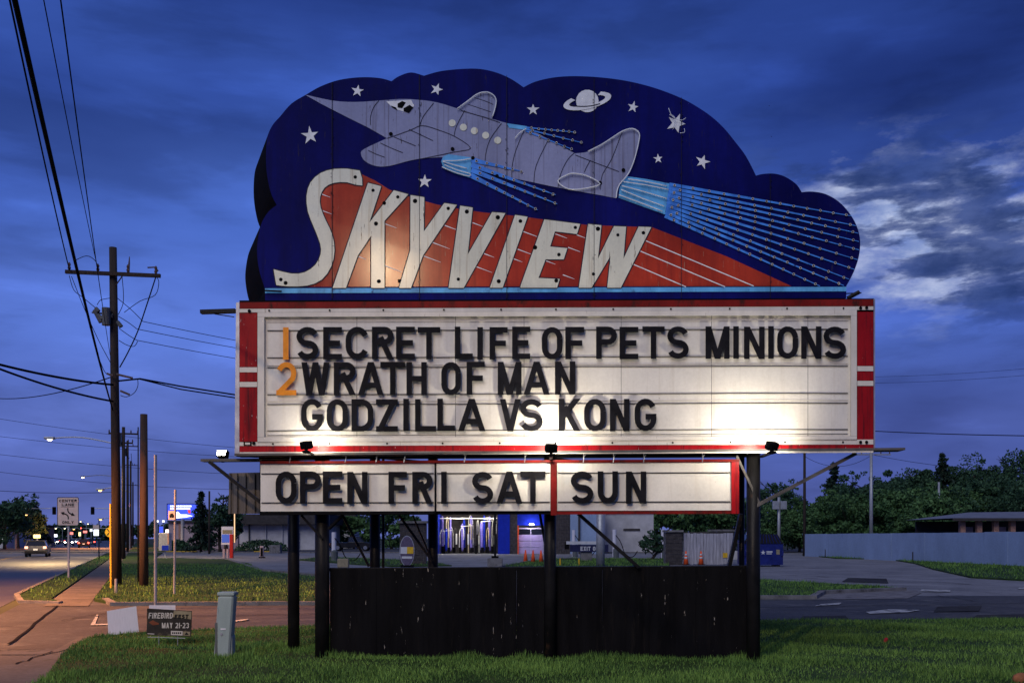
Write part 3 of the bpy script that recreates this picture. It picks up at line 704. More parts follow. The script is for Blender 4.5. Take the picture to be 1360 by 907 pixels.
for i, pl in enumerate(LETTERS):
    b2 = BM()
    cl = pl + pl[:1]
    linepoly(b2, cl, 2.6, 2)
    obj('letter_outline', b2, m_line, cloud)
    paint('sign_letter', pl, m_cream, 3, th=0.002)
for q in z1([(430, 440), (150, 825), (168, 838), (497, 490), (508, 615), (519, 832), (539, 538), (590, 515), (655, 530), (780, 558), (850, 570), (818, 824), (966, 590), (970, 832), (596, 830)]) + z2([(60, 592), (145, 606), (65, 832), (352, 630), (290, 732), (280, 830), (437, 635), (512, 658), (608, 650), (420, 805), (200, 705)]): holes.append((q, 2.0 + R.random()))
for q in ((519, 178), (601, 198), (628, 210), (660, 234), (797, 243), (828, 226)): holes.append((q, 2.6))
b2 = BM()
for (px, py), r in holes: prism(b2, disc(px, py, r, 10), S, 0.012, 0.0165)
o = obj('bulb_hole', b2, m_blackp, cloud); o['kind'] = 'stuff'
bm = BM()
for q in z1([(300, 503), (308, 567), (437, 737), (540, 615), (540, 773), (688, 737), (767, 622), (718, 685), (880, 775), (872, 612), (915, 728)]) + z2([(155, 645), (135, 712), (120, 748), (265, 650), (325, 705), (232, 752), (305, 808), (355, 657)]):
    L_ = R.uniform(11, 24); linepoly(bm, [q, (q[0] + L_, q[1] + L_ * 0.37)], 1.3, 1, 0.4)
for q in (((858, 320), (1001, 380)), ((849, 333), (963, 381)), ((841, 351), (911, 381))): linepoly(bm, q, 1.3, 1)
o = obj('white_streak', bm, m_white, cloud); o['kind'] = 'stuff'
bm = BM()
for x in SEAMS:      # batten strips over the sheet joints
    ys = [y for xx, y in CLOUD if abs(xx - x) < 14]; prism(bm, [(x - 0.3, min(ys) + 3), (x + 0.3, min(ys) + 3), (x + 0.3, 396), (x - 0.3, 396)], S, 0.001, 0.0185)
o = obj('seam_strip', bm, m_line, cloud); o['kind'] = 'stuff'
b2 = BM()
for k in range(90):
    x = R.choice(SEAMS) + R.choice((-1.4, 1.4)); prism(b2, disc(x, R.uniform(130, 394), 0.55, 6), S, 0.001, 0.019)
o = obj('rivet', b2, m_line, cloud); o['kind'] = 'stuff'

# ---- marquee
bm = BM(); prism(bm, [(318, 399), (1160.5, 396.5), (1161, 601), (315, 606)], S, -0.55, 0.0)
marq = obj('marquee_cabinet', bm, m_blackp, sign)
def mpart(name, pts, m, d0, d1, parent=None): return obj(name, prism(BM(), pts, S, d0, d1), m, parent or marq)
# the left end face with its aluminium edge
mpart('edge_trim', [(313.5, 402), (317.8, 401), (317.8, 604), (311.5, 606)], m_alu, -0.45, 0.066)
mpart('edge_trim', [(1160.4, 397), (1162.4, 397), (1162.4, 600), (1160.4, 600)], m_alu, -0.3, 0.066)
T0, T1 = 401.0, 397.0
mpart('top_strip', [(318, 401.5), (1160, 397.5), (1160, 406.5), (318, 409.8)], m_dred, 0.0, 0.075)
mpart('white_band', [(318, 410.2), (1160, 406.8), (1160, 411.6), (318, 415)], m_mwhite, 0.0, 0.07)
for x0, x1, dy in ((318, 341.5, 0), (1138.5, 1160, -1.5)):
    ys = [415.4, 487.5, 494.5, 507, 514, 586.5]
    for k in range(5):
        y0, y1 = ys[k] + dy, ys[k + 1] + dy
        if k == 0: y0 += 0
        mpart('side_panel' if k % 2 == 0 else 'white_band', [(x0, y0 + 0.2), (x1, y0 + 0.2), (x1, y1 - 0.2), (x0, y1 - 0.2)], m_mred if k % 2 == 0 else m_mwhite, 0.0, 0.062 if k % 2 == 0 else 0.070)
mpart('white_band', [(318, 587), (1160, 583.5), (1160, 590), (318, 592)], m_mwhite, 0.0, 0.07)
mpart('bottom_strip', [(318, 592.3), (1160, 590.4), (1160, 597), (318, 600)], m_mred, 0.0, 0.075)
mpart('bottom_lip', [(318, 600.3), (1160, 597.3), (1160, 601), (318, 604)], m_mwhite, 0.0, 0.16)
# bezel round the board
mpart('bezel', [(342, 415.2), (1138, 411.8), (1138, 419), (342, 421)], m_mwhite, 0.0, 0.085)
mpart('bezel', [(342, 580.5), (1138, 579), (1138, 583.3), (342, 586.8)], m_mwhite, 0.0, 0.085)
mpart('bezel', [(342, 421.2), (351, 421.2), (351, 580.3), (342, 580.3)], m_mwhite, 0.0, 0.085)
mpart('bezel', [(1130, 419.2), (1138, 419.2), (1138, 578.8), (1130, 578.8)], m_mwhite, 0.0, 0.085)
# board sheets
PS = [351, 474, 605, 696, 825, 945, 1073, 1130]
for a, b in zip(PS, PS[1:]):
    f0, f1 = (a - 351) / 779, (b - 351) / 779
    mpart('board_panel', [(a + 0.25, 421 - 2 * f0), (b - 0.25, 421 - 2 * f1), (b - 0.25, 580.4 - 1.5 * f1), (a + 0.25, 580.4 - 1.5 * f0)], m_panel, 0.0, 0.03 + 0.001 * (PS.index(a) % 2))
for y in (438, 474, 487, 523, 536, 571, 577):
    w = 0.55 if y != 577 else 0.3
    mpart('letter_rail', [(355, y + 1 - w), (1126, y - 1 - w), (1126, y - 1 + w), (355, y + 1 + w)], m_rail, 0.03, 0.043)
for y in (426.5, 484, 532): # light upper lips of the rails
    mpart('rail_lip', [(355, y + 0.6), (1126, y - 1.4), (1126, y - 0.6), (355, y + 1.4)], m_mwhite, 0.03, 0.04)

LINES = [
 (434.5, 477.5, [('S', 393.7, 422.8), ('E', 429, 454), ('C', 459, 490), ('R', 494, 522.6), ('E', 526, 551), ('T', 555, 585), ('L', 604, 628), ('I', 633, 642.5), ('F', 650, 674), ('E', 680, 704), ('O', 719.6, 747), ('F', 751, 776),
   ('P', 792, 819.6), ('E', 823, 848), ('T', 853, 882.5), ('S', 886, 914.5), ('M', 937, 969), ('I', 973.5, 982), ('N', 988, 1015.5), ('I', 1019.5, 1028), ('O', 1032, 1060), ('N', 1064, 1091), ('S', 1094, 1124)], m_letter),
 (481, 525, [('W', 400, 438), ('R', 443, 472), ('A', 475, 509.6), ('T', 505, 538), ('H', 540, 567), ('O', 586, 612), ('F', 620, 644), ('M', 661, 692.6), ('A', 695, 730), ('N', 737, 764)], m_letter),
 (530, 573, [('G', 400, 429), ('O', 434, 462.5), ('D', 467, 496), ('Z', 499.5, 528.6), ('I', 535, 544), ('L', 551, 579), ('L', 581, 604.5), ('A', 608, 645), ('V', 663.5, 692), ('S', 691, 721), ('K', 742, 770.6), ('O', 776, 805), ('N', 810, 836), ('G', 843, 872)], m_letter),
 (434.5, 477.5, [('1', 375, 384)], m_orange), (481, 525, [('2', 367, 393.7)], m_orange)]
def put_letter(ch, x0, x1, y0, y1, m, parent, d, t=8.2):
    dx = R.uniform(-0.3, 0.3); dy = R.uniform(-0.4, 0.4)
    o = obj('marquee_letter', letter(BM(), ch, x0 + dx, y0 + dy, x1 + dx, y1 + dy, t, S, d, d + 0.022), m, parent)
    return o
for y0, y1, ls, m in LINES:
    for ch, x0, x1 in ls:
        k = (x0 - 351) / 779 * 1.2; put_letter(ch, x0, x1, y0 - k, y1 - k, m, marq, 0.062 + R.uniform(0, 0.012), 7.4 if ch != '2' else 6.9)
b2 = BM()
for x in list(range(360, 1140, 76)):
    f = (x - 318) / 842
    prism(b2, disc(x + R.uniform(-3, 3), 412.6 - 3.4 * f, 1.3, 8), S, 0.06, 0.08); prism(b2, disc(x + R.uniform(-3, 3), 589.4 - 2.6 * f, 1.3, 8), S, 0.06, 0.08)
for x, y in ((331, 413), (1143, 409), (1151, 408.5), (1143, 587), (1151, 587), (337, 588.5)): prism(b2, disc(x, y, 2.2, 10), S, 0.06, 0.085)
o = obj('bolt', b2, m_blackp, marq); o['kind'] = 'stuff'
mpart('latch_plate', [(323.5, 586.5), (334, 586.5), (334, 591.5), (323.5, 591.5)], m_blackp, 0.07, 0.085); mpart('latch_window', [(325.5, 587.6), (332, 587.6), (332, 590.4), (325.5, 590.4)], m_mwhite, 0.085, 0.09)

# light ledge under the marquee, overhanging both ends
bm = BM(); bar(bm, S(269, 611.5, -0.12), S(345, 611, -0.12), 0.16, 0.035); obj('ledge_arm', bm, m_ledge, sign)
bm = BM(); bar(bm, S(316, 604.8, 0.02), S(1197, 597.2, 0.02), 0.30, 0.03); obj('light_ledge', bm, m_ledge, sign)
for a, b, r in (((1137, 602), (1003, 672), 0.022), ((978, 605), (1008, 668), 0.016), ((278, 613), (350, 670), 0.022)):
    bm = BM(); bar(bm, S(*a, -0.02), S(*b, -0.06), 2 * r, 2 * r); obj('ledge_brace', bm, m_steel if a[0] < 900 else m_ledge, sign)
bm = BM(); bar(bm, S(267, 414.5, -0.25), S(313, 413, -0.25), 0.09, 0.05); bar(bm, S(285, 417, -0.25), S(311, 421, -0.25), 0.012, 0.012); obj('lamp_arm', bm, m_steel, sign)
for a, b, r in (((1124, 390, -0.05), (1144, 389, -0.05), 0.008), ((1126, 396, -0.05), (1141, 388, -0.05), 0.03), ((352, 386, 0.05), (374, 387, 0.05), 0.012)):
    obj('cloud_bracket', tube(BM(), [S(*a), S(*b)], r, 6), m_steel, sign)
# beams behind the gap between marquee and lower board
bm = BM(); bar(bm, S(345, 607, -0.45), S(1000, 604, -0.45), 0.10, 0.06); bar(bm, S(345, 611.5, -0.75), S(720, 602, -0.75), 0.04, 0.03); bar(bm, S(440, 602, -0.7), S(560, 613, -0.7), 0.03, 0.03); bar(bm, S(690, 602, -0.7), S(760, 612, -0.7), 0.03, 0.03); obj('cross_beam', bm, m_steel, sign)
for x in (385, 459, 500, 537, 617, 697, 775, 815, 855, 933):
    bm = BM(); tube(bm, [S(x, 602, 0.04), S(x + 0.5, 608, 0.05), S(x - 0.5, 614, 0.04)], 0.0075, 6); tube(bm, [S(x, 607, 0.05), S(x + 3, 603.5, 0.05)], 0.006, 5); obj('hook', bm, m_alu, sign)

# ---- lower changeable board
bm = BM(); prism(bm, [(345, 613), (982, 610), (982, 682), (345, 684)], S, -0.18, -0.02)
low = obj('lower_board_cabinet', bm, m_blackp, sign)
lp = lambda n, q, m, a, b: mpart(n, q, m, a, b, low)
lp('top_strip', [(345, 612.2), (982, 609.6), (982, 613.0), (345, 615.6)], m_dred, -0.02, 0.045)
LX = [(346, 577), (579.5, 731), (740, 971)]
for a, b in LX:
    f = lambda x: (x - 345) / 637
    lp('board_panel', [(a, 616 - 2.6 * f(a)), (b, 616 - 2.6 * f(b)), (b, 679 - 1.5 * f(b)), (a, 679 - 1.5 * f(a))], m_panel, -0.02, 0.012)
    for y in (629, 667.5):
        lp('letter_rail', [(a + 1, y - 0.7 - 1.6 * f(a)), (b - 1, y - 0.7 - 1.6 * f(b)), (b - 1, y + 0.7 - 1.6 * f(b)), (a + 1, y + 0.7 - 1.6 * f(a))], m_rail, 0.012, 0.025)
lp('divider', [(577.3, 615), (579.3, 615), (579.3, 681), (577.3, 681)], m_blackp, -0.02, 0.03)
lp('divider', [(731.5, 614), (739.5, 614), (739.5, 684), (731.5, 684)], m_dred, -0.02, 0.03)
lp('end_panel', [(971.5, 611), (981.5, 611), (981.5, 682), (971.5, 682)], m_mred, -0.02, 0.04)
lp('bottom_strip', [(740, 679.0), (971, 678.2), (971, 682), (740, 683)], m_dred, -0.02, 0.03)
lp('bottom_strip', [(346, 679.8), (577, 679), (577, 682.5), (346, 683.5)], m_blackp, -0.02, 0.02)
for ch, x0, x1 in (('O', 366, 394), ('P', 398, 426), ('E', 429, 455), ('N', 461, 488), ('F', 516, 540.5), ('R', 547.7, 574.5), ('I', 585, 594), ('S', 627, 655), ('A', 658.6, 694), ('T', 691, 724.5), ('S', 758, 788), ('U', 794, 821), ('N', 831, 858)):
    put_letter(ch, x0, x1, 626, 668.7, m_letter, low, 0.05 + R.uniform(0, 0.012), 7.5)
# back side of the second lower board, further left and behind
q = [(305, 628), (352, 627), (352, 682), (303, 682)]
ob = obj('rear_board', prism(BM(), q, S, -1.0, -0.9), m_backwood, sign)
for x in (304, 313, 324, 336, 346): obj('batten', prism(BM(), [(x, 628), (x + 2.2, 628), (x + 2.2, 682), (x, 682)], S, -0.9, -0.87), m_backwood, ob)

# ---- posts, braces and black fence
def post(x, d, r, top, m=m_steel):
    p = S(x, 714, d); t = S(x, top, d)
    obj('post', tube(BM(), [(p.x, p.y, -0.3), (p.x, p.y, t.z)], r, 20), m, sign, True)
post(428, -0.32, 0.100, 605); post(730.5, -0.30, 0.082, 605); post(1000.5, -0.12, 0.090, 602)
post(390, -1.25, 0.085, 600); post(498, -1.1, 0.075, 600); post(509, -1.2, 0.02, 600); post(575, -1.1, 0.072, 600); post(985, -0.9, 0.04, 604); post(422, -0.9, 0.03, 605)
for a, b, r, d in (((768, 682), (848, 753), 0.03, -0.2), ((717, 682), (727, 740), 0.025, -0.5), ((984, 682), (968, 753), 0.035, -0.3), ((455, 684), (490, 752), 0.025, -0.9), ((400, 684), (428, 715), 0.022, -0.1), ((455, 684), (437, 702), 0.022, -0.1), ((530, 684), (574, 745), 0.025, -0.8), ((548, 684), (572, 740), 0.014, -0.85)):
    bm = BM(); bar(bm, S(*a, d), S(*b, d - 0.1), 2 * r, 2 * r * 0.7); obj('diagonal_brace', bm, m_steel, sign)
FX = [438, 500, 562, 624, 686, 723, 738, 800, 862, 924, 992]
for a, b in zip(FX, FX[1:]):
    if (a, b) == (723, 738): continue
    top = 755 - 3 * (a - 438) / 554
    p0, p1 = S(a + 0.15, 714, -0.36), S(b - 0.15, 714, -0.36); zt = S(a, top, -0.36).z + R.uniform(-0.004, 0.004)
    off = _n * R.uniform(0, 0.006)
    bm = BM(); f = [V(p0.x, p0.y, -0.05) + off, V(p1.x, p1.y, -0.05) + off, V(p1.x, p1.y, zt) + off, V(p0.x, p0.y, zt) + off]
    v1 = [bm.verts.new(p) for p in f]; v2 = [bm.verts.new(p - _n * 0.04) for p in f]
    bm.faces.new(v1); bm.faces.new(v2[::-1])
    for i in range(4): bm.faces.new((v1[i], v2[i], v2[(i + 1) % 4], v1[(i + 1) % 4]))
    obj('fence_board', bm, m_ply, sign)
bm = BM(); bar(bm, S(436, 756, -0.44), S(992, 753, -0.44), 0.09, 0.05); obj('fence_rail', bm, m_steel, sign)

# ---- floodlights on the ledge (own things, each with its lamp)
def floodlight(px, py, label, aim, power, d=0.30, back=True):
    p = S(px, py, d); base = S(px, py + 9, d); 
    t = thing('floodlight', label, 'floodlight', base, 'floodlights on the sign ledge')
    bm = BM(); tube(bm, [base + V(0, 0, -0.02), p + V(0, 0, -0.05)], 0.02, 10); box(bm, base, (0.09, 0.12, 0.025), None, 0.005); obj('stem', bm, m_blackp, t)
    a = Vector(aim).normalized(); ax, ay = frame_axes(a); rot = Matrix((ax, ay, a)).transposed()
    bm = BM(); box(bm, p, (0.15, 0.10, 0.09), rot, 0.012)
    for k in range(4): box(bm, p - a * 0.05 + ax * (-0.05 + 0.033 * k), (0.008, 0.085, 0.03), rot)
    obj('housing', bm, m_blackp, t)
    if d > 0.2: obj('arm', bar(BM(), base + _n * -(d - 0.10), base + _n * 0.03, 0.04, 0.025), m_steel, t)
    bm = BM(); box(bm, p + a * 0.046, (0.12, 0.07, 0.006), rot); obj('lens', bm, m_lens, t)
    ld = bpy.data.lights.new('flood_lamp', 'SPOT'); ld.energy = power; ld.color = (1.0, 0.88, 0.70); ld.spot_size = math.radians(172); ld.spot_blend = 0.55; ld.shadow_soft_size = 0.09
    lo = bpy.data.objects.new('flood_lamp', ld); C.objects.link(lo); lo.location = p + a * 0.06; lo.rotation_euler = (-a).to_track_quat('Z', 'Y').to_euler()
    lo.parent = t; lo.matrix_parent_inverse = Matrix.Translation(-Vector(base))
floodlight(407, 591, 'small black floodlight on the ledge nearest the orange numerals', (0.35, 0.75, 0.25), 26, d=0.5)
floodlight(732, 595, 'small black floodlight on the ledge in the middle, above the middle post', (-0.22, 0.80, 0.36), 76, d=0.72)
floodlight(1025, 592, 'small black floodlight on the ledge at the bare end of the board', (-0.40, 0.80, 0.40), 80, d=0.74)
floodlight(296, 603, 'glaring floodlight on the ledge arm past the numeral end of the sign', (-0.15, -0.8, 0.3), 12, d=-0.12)
# ------------------------------------------------------------------ trees
m_bark = mat('bark', (0.06, 0.048, 0.038), 0.9, 0.35, 6, (1, 1, 0.3), bump=0.5)
m_leaf_a = leafmat('foliage_mid', (0.022, 0.062, 0.020), (0.10, 0.20, 0.065), 0.35)
m_leaf_b = leafmat('foliage_dark', (0.014, 0.042, 0.020), (0.05, 0.11, 0.05), 0.4)
m_leaf_c = leafmat('conifer_needles', (0.008, 0.022, 0.014), (0.025, 0.05, 0.028), 0.6)

def quads_mesh(name, cen, size, rs):
    k = len(cen); u = rs.normal(size=(k, 3)); u /= np.linalg.norm(u, axis=1)[:, None]
    v = rs.normal(size=(k, 3)); v -= (v * u).sum(1)[:, None] * u; v /= np.linalg.norm(v, axis=1)[:, None]
    s = (size * rs.uniform(0.6, 1.35, k))[:, None]; u = u * s; v = v * s * 0.6
    co = np.stack([cen - u, cen - v * 0.9 + u * 0.1, cen + u, cen + v], 1).astype('f')
    me = bpy.data.meshes.new(name); me.vertices.add(k * 4); me.vertices.foreach_set('co', co.ravel())
    me.loops.add(k * 4); me.loops.foreach_set('vertex_index', np.arange(k * 4, dtype='i'))
    me.polygons.add(k); me.polygons.foreach_set('loop_start', np.arange(0, k * 4, 4, dtype='i')); me.update(); return me

def tree(name, x, y, h, r, label, cat='tree', group=None, m=None, seed=1, nleaf=4200, leaf=0.28, base=0.22, bare=False):
    rs = np.random.default_rng(seed); t = thing(name, label, cat, (x, y, 0), group)
    bm = BM(); tr = 0.035 * h * 0.6 + 0.06
    lean = rs.normal(0, 0.25, 2)
    top = V(x + lean[0], y + lean[1], h * (0.62 if not bare else 0.8))
    tube(bm, [V(x, y, -0.1), V(x, y, h * 0.08), V(x, y, 0).lerp(top, 0.5) + V(rs.normal(0, .12), rs.normal(0, .12), 0), top], [tr * 1.4, tr, tr * 0.75, tr * 0.25], 8)
    tips = []
    nb = 9 if not bare else 15
    for k in range(nb):
        f = 0.30 + 0.68 * k / nb; p = V(x, y, 0).lerp(top, f); a = k * 2.4 + rs.uniform(0, 1)
        L_ = r * rs.uniform(0.55, 0.95) * (1.0 if f < 0.75 else 0.6); q = p + V(math.cos(a) * L_, math.sin(a) * L_, L_ * rs.uniform(0.35, 1.0))
        mid = p.lerp(q, 0.5) + V(0, 0, -0.06 * L_); tube(bm, [p, mid, q], [tr * 0.42, tr * 0.26, tr * 0.08], 5); tips.append(q)
        for j in range(2 if not bare else 5):
            a2 = a + rs.uniform(-1, 1); s = mid.lerp(q, rs.uniform(0, 1)); e = s + V(math.cos(a2) * L_ * .4, math.sin(a2) * L_ * .4, L_ * rs.uniform(.1, .6)); tube(bm, [s, e], [tr * 0.16, tr * 0.03], 4); tips.append(e)
    obj('trunk', bm, m_bark, t, True)
    nc = (84 if bare else 46) if nleaf < 6000 else 110; cen = []
    for k in range(nc):
        if k < len(tips) and (not bare or k % 6 != 0): c = np.array(tips[k])
        else:
            d = rs.normal(size=3); d /= np.linalg.norm(d); rad = rs.uniform(0.35, 1.0) ** 0.6 * (1.0 if nc == 46 else rs.uniform(0.75, 1.18))
            c = np.array([x + d[0] * r * rad, y + d[1] * r * rad, h * (base + (1 - base) / 2) + d[2] * h * (1 - base) / 2 * rad * 0.93])
        cen.append((c, r * (rs.uniform(0.14, 0.34) if nc == 46 else rs.uniform(0.08, 0.26 if not bare else 0.16))))
    per = nleaf // nc; P = []
    for c, cr in cen:
        d = rs.normal(size=(per, 3)); d /= np.linalg.norm(d, axis=1)[:, None]
        P.append(c + d * (cr * rs.uniform(0.25, 1.0, per) ** 0.5)[:, None] * np.array([1.15, 1.15, 0.8]))
    P = np.concatenate(P); P = P[P[:, 2] > 0.25]
    P[:, 2] = np.minimum(P[:, 2], h * 1.06)
    link('crown', quads_mesh('crown', P, leaf, rs), m or m_leaf_a, t); return t

def conifer(name, x, y, h, r, label, group=None, seed=1, nleaf=4200, leaf=0.22, base=0.12):
    rs = np.random.default_rng(seed); t = thing(name, label, 'tree', (x, y, 0), group)
    bm = BM(); tube(bm, [V(x, y, -0.1), V(x, y, h * 0.5), V(x, y, h)], [0.02 * h + 0.05, 0.012 * h + 0.02, 0.02], 8)
    P = []; nlev = int(h * 2.0)
    for k in range(nlev):
        f = k / nlev; z = h * (base + (1 - base) * f); rr = r * (1 - f) ** 0.85 * rs.uniform(0.65, 1.12) + 0.12; nb = 7
        for j in range(nb):
            a = rs.uniform(0, 2 * np.pi); L_ = rr * rs.uniform(0.6, 1.1); tip = V(x + math.cos(a) * L_, y + math.sin(a) * L_, z - 0.16 * L_)
            if j < 4: tube(bm, [V(x, y, z), tip], [0.03 + 0.004 * h * (1 - f), 0.008], 4)
            n = max(6, int(nleaf / (nlev * nb) * (0.4 + 1.4 * (1 - f)))); s = rs.uniform(0.08, 1.0, n)
            pts = np.stack([x + np.cos(a) * L_ * s + rs.normal(0, 0.10 * L_ + 0.04, n) * s, y + np.sin(a) * L_ * s + rs.normal(0, 0.10 * L_ + 0.04, n) * s, z - 0.16 * L_ * s + rs.normal(0, 0.12, n)], 1); P.append(pts)
    obj('trunk', bm, m_bark, t, True)
    link('crown', quads_mesh('crown', np.concatenate(P), leaf, rs), m_leaf_c, t); return t

def tp(px, top, Y): return ((px - CX) / F * Y, Y, CAMZ + (HY - top) / F * Y)
# right-hand belt of trees behind the wall
belt = [(1022, 650, 132, 3.4, 'b', 'small leafy tree beside the round sign post, behind the blue dumpster'), (1062, 684, 118, 3.6, 'a', 'low bushy tree at the near end of the pale wall, by the tall bare pole'),
 (1096, 662, 120, 3.2, 'a', 'rounded mid green tree just past the start of the pale wall'), (1135, 640, 116, 4.0, 'b', 'dark broad tree directly behind the crossarm pole'),
 (1172, 636, 112, 4.2, 'b', 'dark tree just right of the crossarm pole'), (1128, 666, 104, 3.6, 'a', 'low green tree over the wall in front of the crossarm pole tree'), (1205, 622, 128, 4.5, 'b', 'tall dark tree between the crossarm pole and the short pole'),
 (1190, 660, 100, 3.8, 'a', 'bright green shrubby tree over the wall between the two poles'), (1232, 630, 124, 4.0, 'b', 'dark tree just left of the short pole behind the wall'), (1262, 648, 108, 3.6, 'a', 'mid green tree above the left end of the low pavilion'),
 (1272, 618, 128, 4.6, 'b', 'tall dark tree rising behind the low pavilion roof'), (1306, 640, 108, 3.8, 'b', 'dark tree above the middle of the pavilion roof'), (1325, 610, 120, 4.6, 'b', 'tall ragged tree second from the right edge'), (1360, 602, 112, 4.8, 'b', 'tallest tree, cut by the right edge of the picture'),
 (1235, 668, 96, 3.2, 'a', 'low green tree over the wall beside the short pole'), (1400, 640, 100, 4.2, 'b', 'low dark tree behind the end of the pavilion at the right edge')]
for i, (px, top, Y, r, k, lab) in enumerate(belt):
    x, y, h = tp(px, top - 8, Y); tree('leafy_tree', x, y, h, r * 1.15, lab, group='trees behind the pale wall', m=m_leaf_a if k == 'a' else m_leaf_b, seed=50 + i, nleaf=15000, leaf=0.17, base=0.04)
x, y, h = tp(1107, 612, 120); conifer('spruce_tree', x, y, h, 3.4, 'spire-topped spruce rising above the belt left of the crossarm pole', 'spruces in the belt', 91, 5200, 0.2)
x, y, h = tp(1252, 600, 118); conifer('spruce_tree', x, y, h, 3.0, 'spire-topped spruce rising behind the short pole', 'spruces in the belt', 92, 5200, 0.2)
x, y, h = tp(1026, 628, 150); tree('leafy_tree', x, y, h, 3.6, 'thin half-bare tree showing sky between twigs beside the right post', group='trees behind the pale wall', m=m_leaf_b, seed=93, nleaf=700, bare=True)
for i, (px, top, Y, lab) in enumerate(((1150, 622, 122, 'half-bare tree poking above the belt beside the crossarm pole'), (1218, 606, 126, 'half-bare tree poking above the belt left of the tall spruce'), (1296, 604, 124, 'half-bare tree poking above the pavilion trees'), (1345, 590, 126, 'tallest half-bare tree near the right edge'))):
    x, y, h = tp(px, top, Y); tree('leafy_tree', x, y, h, 3.0, lab, group='half-bare trees in the belt', m=m_leaf_b, seed=180 + i, nleaf=2400, leaf=0.16, base=0.35, bare=True)
# behind the lower board
for i, (px, top, Y, r, lab) in enumerate(((880, 676, 130, 4.5, 'leafy tree behind the brick pier of the bin enclosure'), (930, 672, 134, 4.5, 'leafy tree behind the wooden bin enclosure gate'), (975, 668, 140, 4.4, 'leafy tree between the bin enclosure and the right post'), (840, 680, 150, 4.0, 'leafy tree behind the grey shed wall'),
        (520, 676, 150, 4.2, 'leafy tree seen between the two rear posts above the pickup'), (470, 690, 155, 4.0, 'leafy tree behind the black pickup'))):
    x, y, h = tp(px, top, Y); tree('leafy_tree', x, y, h, r, lab, group='trees behind the car wash', m=m_leaf_a, seed=120 + i, nleaf=3600, leaf=0.3, base=0.05)
x, y, h = tp(866, 714, 72); tree('shrub', x, y, 2.2, 0.9, 'spindly shrub in front of the bin enclosure pier', 'shrub', None, m_leaf_b, 77, 1200, 0.11, 0.1)
# left side
x, y, h = tp(267, 650, 112); conifer('spruce_tree', x, y, h, 2.0, 'dark spruce beside the lit billboard', 'spruces by the billboard', 131, 5200, 0.16, 0.1)
x, y, h = tp(292, 666, 118); tree('leafy_tree', x, y, h, 2.6, 'dark rounded tree touching the rear board of the sign', group='trees by the billboard', m=m_leaf_b, seed=132, nleaf=4200, leaf=0.2, base=0.12)
x, y, h = tp(300, 640, 130); tree('leafy_tree', x, y, h, 2.2, 'half-bare tree rising behind the rounded tree', group='trees by the billboard', m=m_leaf_b, seed=133, nleaf=700, leaf=0.2, base=0.2, bare=True)
for i, (px, top, Y, r, lab) in enumerate(((6, 660, 150, 4, 'dark tree across the road just left of the far lamp posts'), (24, 662, 160, 4, 'dark round tree across the road behind the far lamp posts'), (-12, 668, 140, 4, 'dark tree across the road cut by the left edge of the picture'), (213, 690, 220, 3, 'small dark tree beside the bright far signs'))):
    x, y, h = tp(px, top, Y); tree('leafy_tree', x, y, h, r, lab, group='trees across the road', m=m_leaf_b, seed=140 + i, nleaf=2600, leaf=0.3, base=0.08)
x, y, h = tp(49, 672, 190); conifer('spruce_tree', x, y, h, 3.2, 'dark spruce across the road beyond the car', 'spruces by the billboard', 150, 3600, 0.3, 0.1)
for i in range(9):
    px = 64 + i * 14; x, y, h = tp(px, 700 - (i * 37 % 5), 360)
    tree('leafy_tree', x, y, h, 4.5, f'far dark tree closing the street, {["first","second","third","fourth","fifth","sixth","seventh","eighth","ninth"][i]} from the left', group='far trees closing the street', m=m_leaf_b, seed=160 + i, nleaf=700, leaf=0.7, base=0.02)
# ------------------------------------------------------------------ street furniture, buildings, vehicles
m_pole = mat('weathered_pole_wood', (0.042, 0.032, 0.026), 0.85, 0.35, 4, (3, 3, 0.25), spots=((0.018, 0.014, 0.012), 5, 0.55, (4, 4, 0.15), 0.2), bump=0.4, bscale=14)
m_pole2 = mat('brown_stub_wood', (0.065, 0.043, 0.033), 0.85, 0.3, 4, (3, 3, 0.25), spots=((0.07, 0.035, 0.022), 5, 0.55, (4, 4, 0.15), 0.2), bump=0.4, bscale=14)
m_galv = mat('galvanised_steel', (0.36, 0.37, 0.38), 0.45, 0.2, 6, metal=0.4)
m_wire = mat('wire_rubber', (0.006, 0.006, 0.007), 0.8, 0.2, 4, spec=0.01)
m_cer = mat('insulator', (0.10, 0.07, 0.06), 0.3, 0.3, 8)
m_xform = mat('transformer_grey', (0.10, 0.11, 0.11), 0.5, 0.25, 4)
m_sodium = emis('sodium_lens', (1.0, 0.50, 0.14), 6)
m_ledlens = emis('pale_street_lens', (1.0, 0.80, 0.48), 7)
m_signface = mat('retroreflective_white', (0.66, 0.54, 0.46), 0.5, 0.1, 6, spots=((0.4, 0.33, 0.3), 5, 0.6, (1, 1, 0.4), 0.2))
m_black = mat('sign_black', (0.012, 0.012, 0.012), 0.5, 0.1, 8)
m_plast = mat('corrugated_plastic', (0.62, 0.61, 0.66), 0.55, 0.06, 8, (8, 1, 1))
m_yell = mat('safety_yellow', (0.65, 0.40, 0.03), 0.5, 0.2, 6)
m_orangec = mat('cone_orange', (0.85, 0.11, 0.03), 0.5, 0.15, 8)
m_bin = mat('dumpster_blue', (0.014, 0.022, 0.14), 0.45, 0.3, 3, spots=((0.05, 0.04, 0.05), 6, 0.63, (1, 1, 0.5), 0.1))
m_blueP = mat('car_wash_blue', (0.012, 0.03, 0.38), 0.4, 0.15, 3)
m_fblock = mat('dark_block', (0.055, 0.048, 0.047), 0.85, 0.35, 4, bump=0.4)
m_mortar = mat('mortar', (0.14, 0.13, 0.13), 0.9, 0.2, 8)
